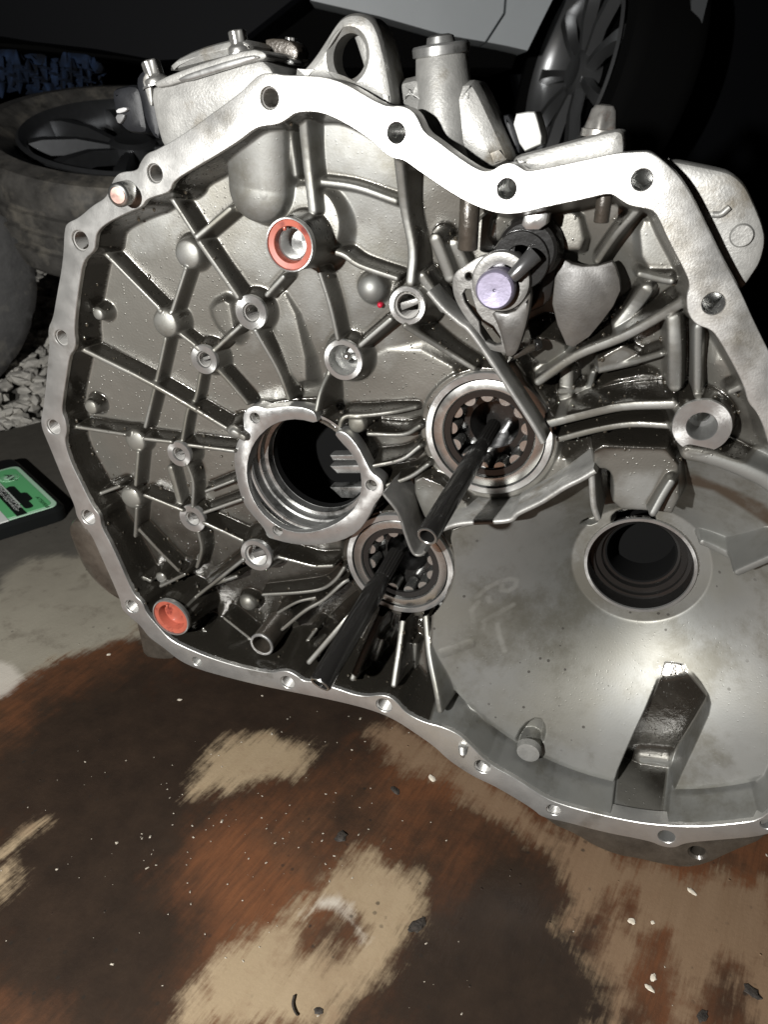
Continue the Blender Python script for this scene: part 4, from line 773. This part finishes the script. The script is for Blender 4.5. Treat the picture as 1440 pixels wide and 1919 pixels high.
me = bpy.data.meshes.new('gravel'); me.from_pydata(SV.tolist(), [], SF.tolist()); GV = link('gravel', me, M_GRAVEL, None, None); tag(GV, 'loose pale gravel stones beside the plywood', 'gravel', kind='stuff')

# ------------------------------------------------------------------ socket set case
zc_ = .024; d1 = (T(103, 945, zc_) - T(30, 876, zc_)); L1 = np.linalg.norm(d1); d1 /= L1; d2 = np.array([-d1[1], d1[0], 0]); 
if d2 @ (T(0, 985, zc_) - T(97, 957, zc_)) < 0: d2 = -d2
TC = empty('tool_case', T(60, 950, 0), 'black tool case with green label, lying on the board at the left', 'tool case')
o1 = T(30, 876, zc_); 
def cs(a, b, z): return o1 + d1 * a + d2 * b + np.array([0, 0, z - zc_])
def slab(name, rect, zt, zb, m, parent, ch=.0, rad=.0):
    a0_, b0_, a1_, b1_ = rect; pts = []
    if rad:
        for cx, cy, s in ((a1_ - rad, b1_ - rad, 0), (a0_ + rad, b1_ - rad, 1), (a0_ + rad, b0_ + rad, 2), (a1_ - rad, b0_ + rad, 3)):
            for i in range(5): an = (s + i / 4) * math.pi / 2; pts.append((cx + rad * math.cos(an), cy + rad * math.sin(an)))
    else: pts = [(a0_, b0_), (a1_, b0_), (a1_, b1_), (a0_, b1_)]
    pts = np.array(pts); k = len(pts); pin = offset(pts, -ch) if ch else pts; V = [cs(*p, zt) for p in pin]; Fc = [tuple(range(k))]
    if ch: V += [cs(*p, zt - ch) for p in pts]
    V += [cs(*p, zb) for p in pts]; L_ = len(V) // k
    for j in range(L_ - 1):
        for i in range(k): Fc.append((j * k + i, j * k + (i + 1) % k, (j + 1) * k + (i + 1) % k, (j + 1) * k + i))
    return mesh(name, V, Fc, m, parent, 30)
mg = lambda n, c, r=.4: mat(n, c, 0, r)
GREEN = mg('label_green', (.15, .53, .22)); PGREEN = mg('label_pale_green', (.50, .76, .56)); WHITE = mg('label_white', (.75, .77, .74)); BLK_ = mg('label_black', (.006, .010, .008)); DG = mg('label_dark_green', (.01, .06, .02))
ep = L1 * .02
slab('case_body', (-L1 * .30, -.013, L1 * 1.07, .36), zc_ - .0012, .0006, mat('case_black_plastic', (.008, .009, .009), 0, .5, spec=.2), TC, .006, .018)
LB = slab('label', (-.006, -.004, L1 + .006, .33), zc_, zc_ - .0024, PGREEN, TC, .0004, .012)
slab('label_field', (0, .003, L1, .32), zc_ + .0004, zc_ - .001, GREEN, LB, 0, .010)
def on(px, py): q = T(px, py, zc_) - o1; return float(q @ d1), float(q @ d2)
# stripe with the lettering, euro hole, badge, article number, bar code panel
sA, sB = on(0, 911), on(35, 972); s_b0 = on(55, 967)[1]; s_b1 = on(35, 972)[1]
slab('label_stripe', (-.004, s_b0, L1 + .003, s_b1), zc_ + .0007, zc_ - .001, BLK_, LB)
slab('label_line', (-.004, s_b0 - .0022, L1 * .80, s_b0 - .0010), zc_ + .0009, zc_ - .001, WHITE, LB)
def text(name, s, ax0, ax1, base, size, m, parent, ital=.25, zz=.0011):
    cu = bpy.data.curves.new(name, 'FONT'); cu.body = s; cu.size = 1; cu.shear = ital; cu.offset = .012
    o = bpy.data.objects.new(name, cu); COL.objects.link(o); dg = bpy.context.evaluated_depsgraph_get(); me = bpy.data.meshes.new_from_object(o.evaluated_get(dg)); bpy.data.objects.remove(o)
    co = np.array([v.co[:] for v in me.vertices]); mn, mx = co.min(0), co.max(0); a, a1, b = on(*ax0)[0], on(*ax1)[0], on(*base)[1]; sx = (a1 - a) / (mx[0] - mn[0])
    for v in me.vertices: v.co = Vector(cs(a + (v.co.x - mn[0]) * sx, b - (v.co.y - mn[1]) / (mx[1] - mn[1]) * size, zc_ + zz))
    return link(name, me, m, parent, None)
text('lettering', 'НАБОР ГОЛОВОК', (-7.5, 907.5), (39.5, 954.0), (35.2, 955.6), .0062, WHITE, LB)
text('lettering', 'И ПЕРЕХОДНИКОВ', (-14, 912), (34, 959.5), (31, 961.6), .0046, WHITE, LB)
text('lettering', 'AT55938', (65.5, 933), (91.5, 953.0), (86.6, 953.9), .0050, DG, LB)
slab('bar_code_panel', (on(2, 958)[0] - .12, on(0, 958)[1], on(16, 976)[0], on(16, 976)[1] + .1), zc_ + .0007, zc_ - .001, WHITE, LB)
for i in range(14):
    a = on(5, 966); aa = a[0] - .006 * i; slab('bar', (aa - (.0012 if i % 3 else .0024), a[1] + .004, aa, a[1] + .06), zc_ + .0010, zc_, BLK_, LB)
ha, hb = on(15, 914), on(60, 952); bm_ = (on(21, 919.6)[1] + on(53, 946.6)[1]) / 2
slab('hang_hole', (ha[0], bm_ - .0062, hb[0], bm_ + .0062), zc_ + .0007, zc_ - .001, BLK_, LB, 0, .0060)
hc = on(46, 932.5)[0]; slab('hang_hole', (hc - .017, bm_ - .0135, hc + .017, bm_ + .002), zc_ + .00075, zc_ - .001, BLK_, LB, 0, .0068)
bc = on(17.5, 897); c_ = cs(*bc, zc_ + .0006)
lathe('badge', c_, (0, 0, 1), [(.0140, -.001), (.0140, .0), (.0134, .0002)], PGREEN, LB, 96, 30, wob=lambda a, t: 1 + .05 * math.cos(14 * a))
lathe('badge', c_ + np.array([0, 0, .0004]), (0, 0, 1), [(.0130, -.001), (.0128, .0), (.0001, .0001)], mg('label_mid_green', (.24, .60, .31)), LB, 96, 30, wob=lambda a, t: 1 + .05 * math.cos(14 * a))
lathe('badge_disc', c_ + np.array([0, 0, .0008]), (0, 0, 1), [(.0078, -.001), (.0078, .0), (.0001, .0001)], PGREEN, LB, 32, 30)
text('lettering', 'AV', (10.5, 891.5), (24.5, 904.5), (15.5, 900.5), .0100, BLK_, LB, .1, .0017)

# ------------------------------------------------------------------ tyres and wheels
def torus_tyre(name, R, r_in, W, m, parent, c, ax, blocks=0):
    h = W / 2; s = R - r_in
    prof = [(r_in, -h * .62), (r_in + s * .12, -h * .80), (r_in + s * .5, -h), (R - s * .16, -h * .93), (R - s * .03, -h * .78), (R, -h * .55)]
    if blocks:
        for g_ in (-.36, .0, .36): prof += [(R, h * (g_ - .07)), (R - .008, h * (g_ - .05)), (R - .008, h * (g_ + .05)), (R, h * (g_ + .07))]
    prof += [(R, h * .55), (R - s * .03, h * .78), (R - s * .16, h * .93), (r_in + s * .5, h), (r_in + s * .12, h * .80), (r_in, h * .62), (r_in, -h * .62)]
    wob = (lambda a, t: 1 - (.012 if (math.sin(a * blocks + t * 40) > .86) else 0) * (abs(t) < h * .6)) if blocks else None
    return lathe(name, c, ax, prof, m, parent, 160 if blocks else 64, 35, wob=wob)
def wheel(name, c, ax, R, W, rim_r, nsp, label, cat, group=None, rim=True):
    T_ = empty(name, c, label, cat, group); torus_tyre('tyre', R, rim_r, W, M_RUBBER, T_, c, ax, 70)
    if rim: add_rim(T_, c, ax, rim_r, W, nsp)
    return T_
def add_rim(T_, c, ax, rim_r, W, nsp, m=M_ALLOY):
    A, u, v = basis(ax); c = Vector(c); f = W * .40
    rm = lathe('rim', c, A, [(rim_r * .9, -f), (rim_r * .86, -f * .3), (rim_r * .88, f * .6), (rim_r * .95, f), (rim_r * 1.0, f * 1.12), (rim_r * 1.03, f * 1.05)], m, T_, 72, 40)
    lathe('hub', c, A, [(rim_r * .22, f * .2), (rim_r * .22, f * .86), (rim_r * .17, f * .95), (rim_r * .1, f * .9), (.0001, f * .9)], m, T_, 32, 30)
    lathe('brake_disc', c, A, [(rim_r * .7, -.01), (rim_r * .7, 0), (.0001, 0)], M_VOID, T_, 40, 30)
    for i in range(nsp):
        a = 2 * math.pi * i / nsp; V = []
        for rr, hw_, z_, dz in ((.16, .045, .80, .05), (.5, .05, .98, .05), (.8, .07, .98, .05), (.95, .10, .90, .05)):
            for sgn in (-1, 1):
                for zt in (0, 1): V.append(c + (u * math.cos(a) + v * math.sin(a)) * rr * rim_r + (v * math.cos(a) - u * math.sin(a)) * sgn * hw_ * rim_r * (.7 if zt == 0 else 1) + A * (f * z_ - (0 if zt == 0 else .03)))
        Fc = []
        for j in range(3):
            b_ = j * 4
            for p, q in ((0, 2), (2, 3), (3, 1), (1, 0)): Fc.append((b_ + p, b_ + q, b_ + 4 + q, b_ + 4 + p))
        Fc += [(0, 1, 3, 2), (12, 14, 15, 13)]; mesh('spoke', V, Fc, m, T_, 25)
# two wheels lying in a stack behind the housing
tw = at_dist(245, 240, 1.85); wax = Vector((.17, -.23, .95)).normalized(); wc = Vector(tw) - wax * .10
wheel('car_wheel', wc, wax, .33, .205, .222, 9, 'dusty wheel with silver spokes lying tilted on the gravel behind the housing', 'car wheel')
tl = at_dist(-255, 500, 1.72)
wheel('car_tyre', (tl[0], tl[1], tl[2]), (.72, -.66, .12), .29, .02, .2, 5, 'dark tyre standing on the gravel, cut by the left picture edge', 'tyre', None, False).children[0].data.materials[0] = mat('dark_tyre_rubber', (.020, .019, .018), 0, .6, noise=.5, nscale=40, bump=1.0, bscale=45, dirt=.2, dirt_col=(.06, .055, .045), dscale=25)

# ------------------------------------------------------------------ cars in the dark behind
BC = empty('dark_car', (1.0, 3.0, 0), 'dark car in the night behind the gearbox, its multi spoke wheel showing', 'car')
hw_c = at_dist(1120, 150, 2.35); hax = Vector((-.80, -.50, .22))
add_ = torus_tyre('wheel', .33, .235, .2, mat('black_rubber', (.006, .006, .006), 0, .8, spec=.1), BC, hw_c, hax); WHL = add_
A_, u_, v_ = basis(hax)
def sub_rim():
    keep = set(bpy.data.objects); add_rim(BC, hw_c, hax, .235, .2, 9, mat('wheel_grey', (.38, .385, .39), .8, .32)); new = [o for o in bpy.data.objects if o not in keep]
    for o in new: o.parent = WHL; o.matrix_parent_inverse = Matrix.Identity(4); o.location = (0, 0, 0)
sub_rim()
def panel(name, px, d, dy, m, parent, bev=.02):   # upright slab facing the camera side, traced at one distance
    c0 = at_dist(*px[0], d); V = []; nrm_ = np.array([-_S, _C, 0.]); pts = []
    for x, y in px:
        r = ray(x, y); r = r / (r @ nrm_) * d; pts.append(r + [0, 0, ZC])
    pts = np.array(pts); ct = pts.mean(0); k = len(pts); V = list(ct + (pts - ct) * (1 - bev)) + list(pts + nrm_ * bev * .5) + list(pts + nrm_ * dy); Fc = [tuple(range(k))]
    for j in range(2):
        for i in range(k): Fc.append((j * k + i, j * k + (i + 1) % k, (j + 1) * k + (i + 1) % k, (j + 1) * k + i))
    Fc.append(tuple(range(2 * k, 3 * k))); return mesh(name, V, Fc, m, parent, 30)
panel('body_side', [(1235,-400),(1250,0),(1262,200),(1290,420),(1900,600),(2300,400),(2300,-400)], 2.55, .6, M_BCAR, BC)
panel('wheel_arch', [(880,-400),(960,120),(1000,300),(1500,420),(1500,-400)], 2.75, .1, M_BCAR, BC)
panel('grey_strip', [(1296,0),(1330,-10),(1318,38),(1308,90),(1288,148),(1262,150),(1296,60)], 2.0, .03, mat('dull_grey', (.10, .105, .11), .0, .6), BC)  # plain grey strip set in front of the dark car body
LC = empty('black_car', (-1.2, 2.6, 0), 'black car sill low over the stacked wheels at upper left', 'car')
panel('sill', [(-500,-400),(-500,40),(0,72),(60,82),(180,96),(300,118),(420,112),(575,-10),(575,-400)], 2.1, .8, M_BCAR, LC, .03)
panel('underbody', [(-500,60),(0,90),(300,122),(560,130),(960,130),(1000,20),(560,-300),(-500,-300)], 2.35, .5, M_VOID, LC)
WC = empty('white_car', (.1, 1.7, .3), 'white car body corner hanging over the scene at the top', 'car')
panel('body_panel', [(470,-28),(571,0),(710,32),(832,67),(911,80.5),(946,26),(963,-200),(470,-300)], 2.2, .25, M_WCAR, WC, .012)
panel('body_panel', [(913,81),(950,88),(989,97),(1012,50),(1037,0),(1100,-200),(965,-200),(948,27)], 2.203, .25, M_WCAR, WC, .012)
# blue cloth
V = []; Fc = []; nxx, nyy = 40, 14; b0 = at_dist(0, 158, 2.2)
for j in range(nyy):
    for i in range(nxx):
        q = at_dist(-120 + 300 * i / (nxx - 1), 158 - (38 - 12 * (i / nxx) ** 3) * j / (nyy - 1), 2.2 + .02 * math.sin(i * 1.1 + j * .6) + .015 * math.sin(j * 1.7 + i * .4)); V.append(q)
for j in range(nyy - 1):
    for i in range(nxx - 1): Fc.append((j * nxx + i, j * nxx + i + 1, (j + 1) * nxx + i + 1, (j + 1) * nxx + i))
BCl = mesh('blue_cloth', V, Fc, M_BLUE, None, 80); md = BCl.modifiers.new('thick', 'SOLIDIFY'); md.thickness = .03; tag(BCl, 'dark blue cloth lying on the wheels under the car sill', 'cloth')

# ------------------------------------------------------------------ bits lying on the board
def chip(name, x, y, s, m, label, cat, el=1.6, rot=0., hgt=.35, grp=None):
    p = T(x, y); bm = bmesh.new(); bmesh.ops.create_icosphere(bm, subdivisions=2, radius=1)
    for v in bm.verts:
        n_ = 1 + random.uniform(-.38, .30); v.co = Vector((v.co.x * el * s * n_, v.co.y * s * n_, max(v.co.z, -.5) * hgt * s * n_))
    bm.transform(Matrix.Translation((p[0], p[1], hgt * s * .48)) @ Matrix.Rotation(rot, 4, 'Z')); me = bpy.data.meshes.new(name); bm.to_mesh(me); bm.free()
    o = link(name, me, m, None, 40); l = Vector((p[0], p[1], 0)); me.transform(Matrix.Translation(-l)); o.location = l; return tag(o, label, cat, grp)
WG, DGp = 'pale wood splinters on the board', 'dark crumbs on the board'
for x, y, s, el, rt, lb in [(204, 1227, .0030, 1.1, 0, 'round white crumb on the brown stain, below the lower left flange'), (810, 1459, .0030, 2.0, -.6, 'pale splinter just below the flange stud, by the board stain'), (1185, 1727, .0032, 1.2, 0, 'round pale chip on the beige patch, left one of a pair'), (1224, 1729, .0020, 1.2, 0, 'tiny pale chip on the beige patch, right one of a pair'), (1298, 1672, .0026, 2.2, -.7, 'thin pale splinter on the beige wood below the skirt ear'),
                            (1225, 1832, .0028, 1.5, 1.2, 'pale chip on the dark stripe, upper one'), (1218, 1852, .0024, 2.0, -.4, 'thin pale chip on the dark stripe, lower one'), (337, 1312, .0020, 1.8, .4, 'small white crumb on the black oil stain')]:
    chip('wood_chip', x, y, s * .72, M_CHIP, lb, 'wood chip', el, rt, .30, WG)
for x, y, s, el, rt, lb in [(780, 1735, .0070, 1.5, .9, 'grey brown clod beside the pale patch edge'), (1410, 1860, .0050, 1.7, -.5, 'black crumb on pale wood near the lower right corner'), (640, 1568, .0060, 1.3, 1.0, 'dark lump of dirt in the rust brown stain'), (742, 1482, .0035, 2.2, -.6, 'thin dark sliver on the brown stain under the flange'), (1318, 1905, .0040, 1.6, 1., 'small dark crumb on the right hand dark stripe'), (598, 1895, .0028, 1.6, .2, 'small dark crumb on the pale patch')]:
    chip('dirt_crumb', x, y, s * .75, M_DCHIP, lb, 'crumb', el, rt, .28, DGp)
# curled hair-like fibre on the pale patch
p = [T(552, 1868), T(549, 1884), T(553, 1898), T(557, 1904)]; cu = smooth_line([list(q[:2]) + [.0012] for q in p], 6); V = []; Fc = []
for i, q in enumerate(cu):
    for j in range(6): a = j * math.pi / 3; V.append((q[0] + .0010 * math.cos(a), q[1], q[2] + .0010 * math.sin(a)))
for i in range(len(cu) - 1):
    for j in range(6): Fc.append((i * 6 + j, i * 6 + (j + 1) % 6, i * 6 + 6 + (j + 1) % 6, i * 6 + 6 + j))
FB = mesh('fibre', V, Fc, M_DCHIP, None, 60); tag(FB, 'curved dark fibre lying on the pale wood patch', 'fibre')

# fine pale dust and shavings scattered on the stained wood
SV = []; SF = []; cnt = 0
for i in range(190):
    x, y = rng.uniform(0, 1440), rng.uniform(1230, 1915); p = T(x, y)
    if rng.random() > .35: p = T(np.clip(rng.normal(500, 190), 0, 1440), rng.normal(1530, 110))
    r_ = rng.uniform(.00014, .0006) if i % 9 else rng.uniform(.0006, .0010); a = rng.uniform(0, 6.28); l_ = rng.uniform(1, 2.2)
    v = np.array([(-l_, -1, 0), (l_, -.8, 0), (l_ * .8, 1, 0), (-l_ * .9, .7, 0), (0, 0, .9)]) * r_; c_2, s_2 = math.cos(a), math.sin(a); v = np.stack([v[:, 0] * c_2 - v[:, 1] * s_2, v[:, 0] * s_2 + v[:, 1] * c_2, v[:, 2]], 1)
    SV += [tuple(q) for q in v + [p[0], p[1], .0003]]; SF += [(cnt, cnt + 1, cnt + 4), (cnt + 1, cnt + 2, cnt + 4), (cnt + 2, cnt + 3, cnt + 4), (cnt + 3, cnt, cnt + 4)]; cnt += 5
SD = mesh('sawdust', SV, SF, mat('pale_dust', (.36, .32, .26), 0, .6), None, None); tag(SD, 'fine pale dust specks scattered over the stained plywood', 'dust', kind='stuff')
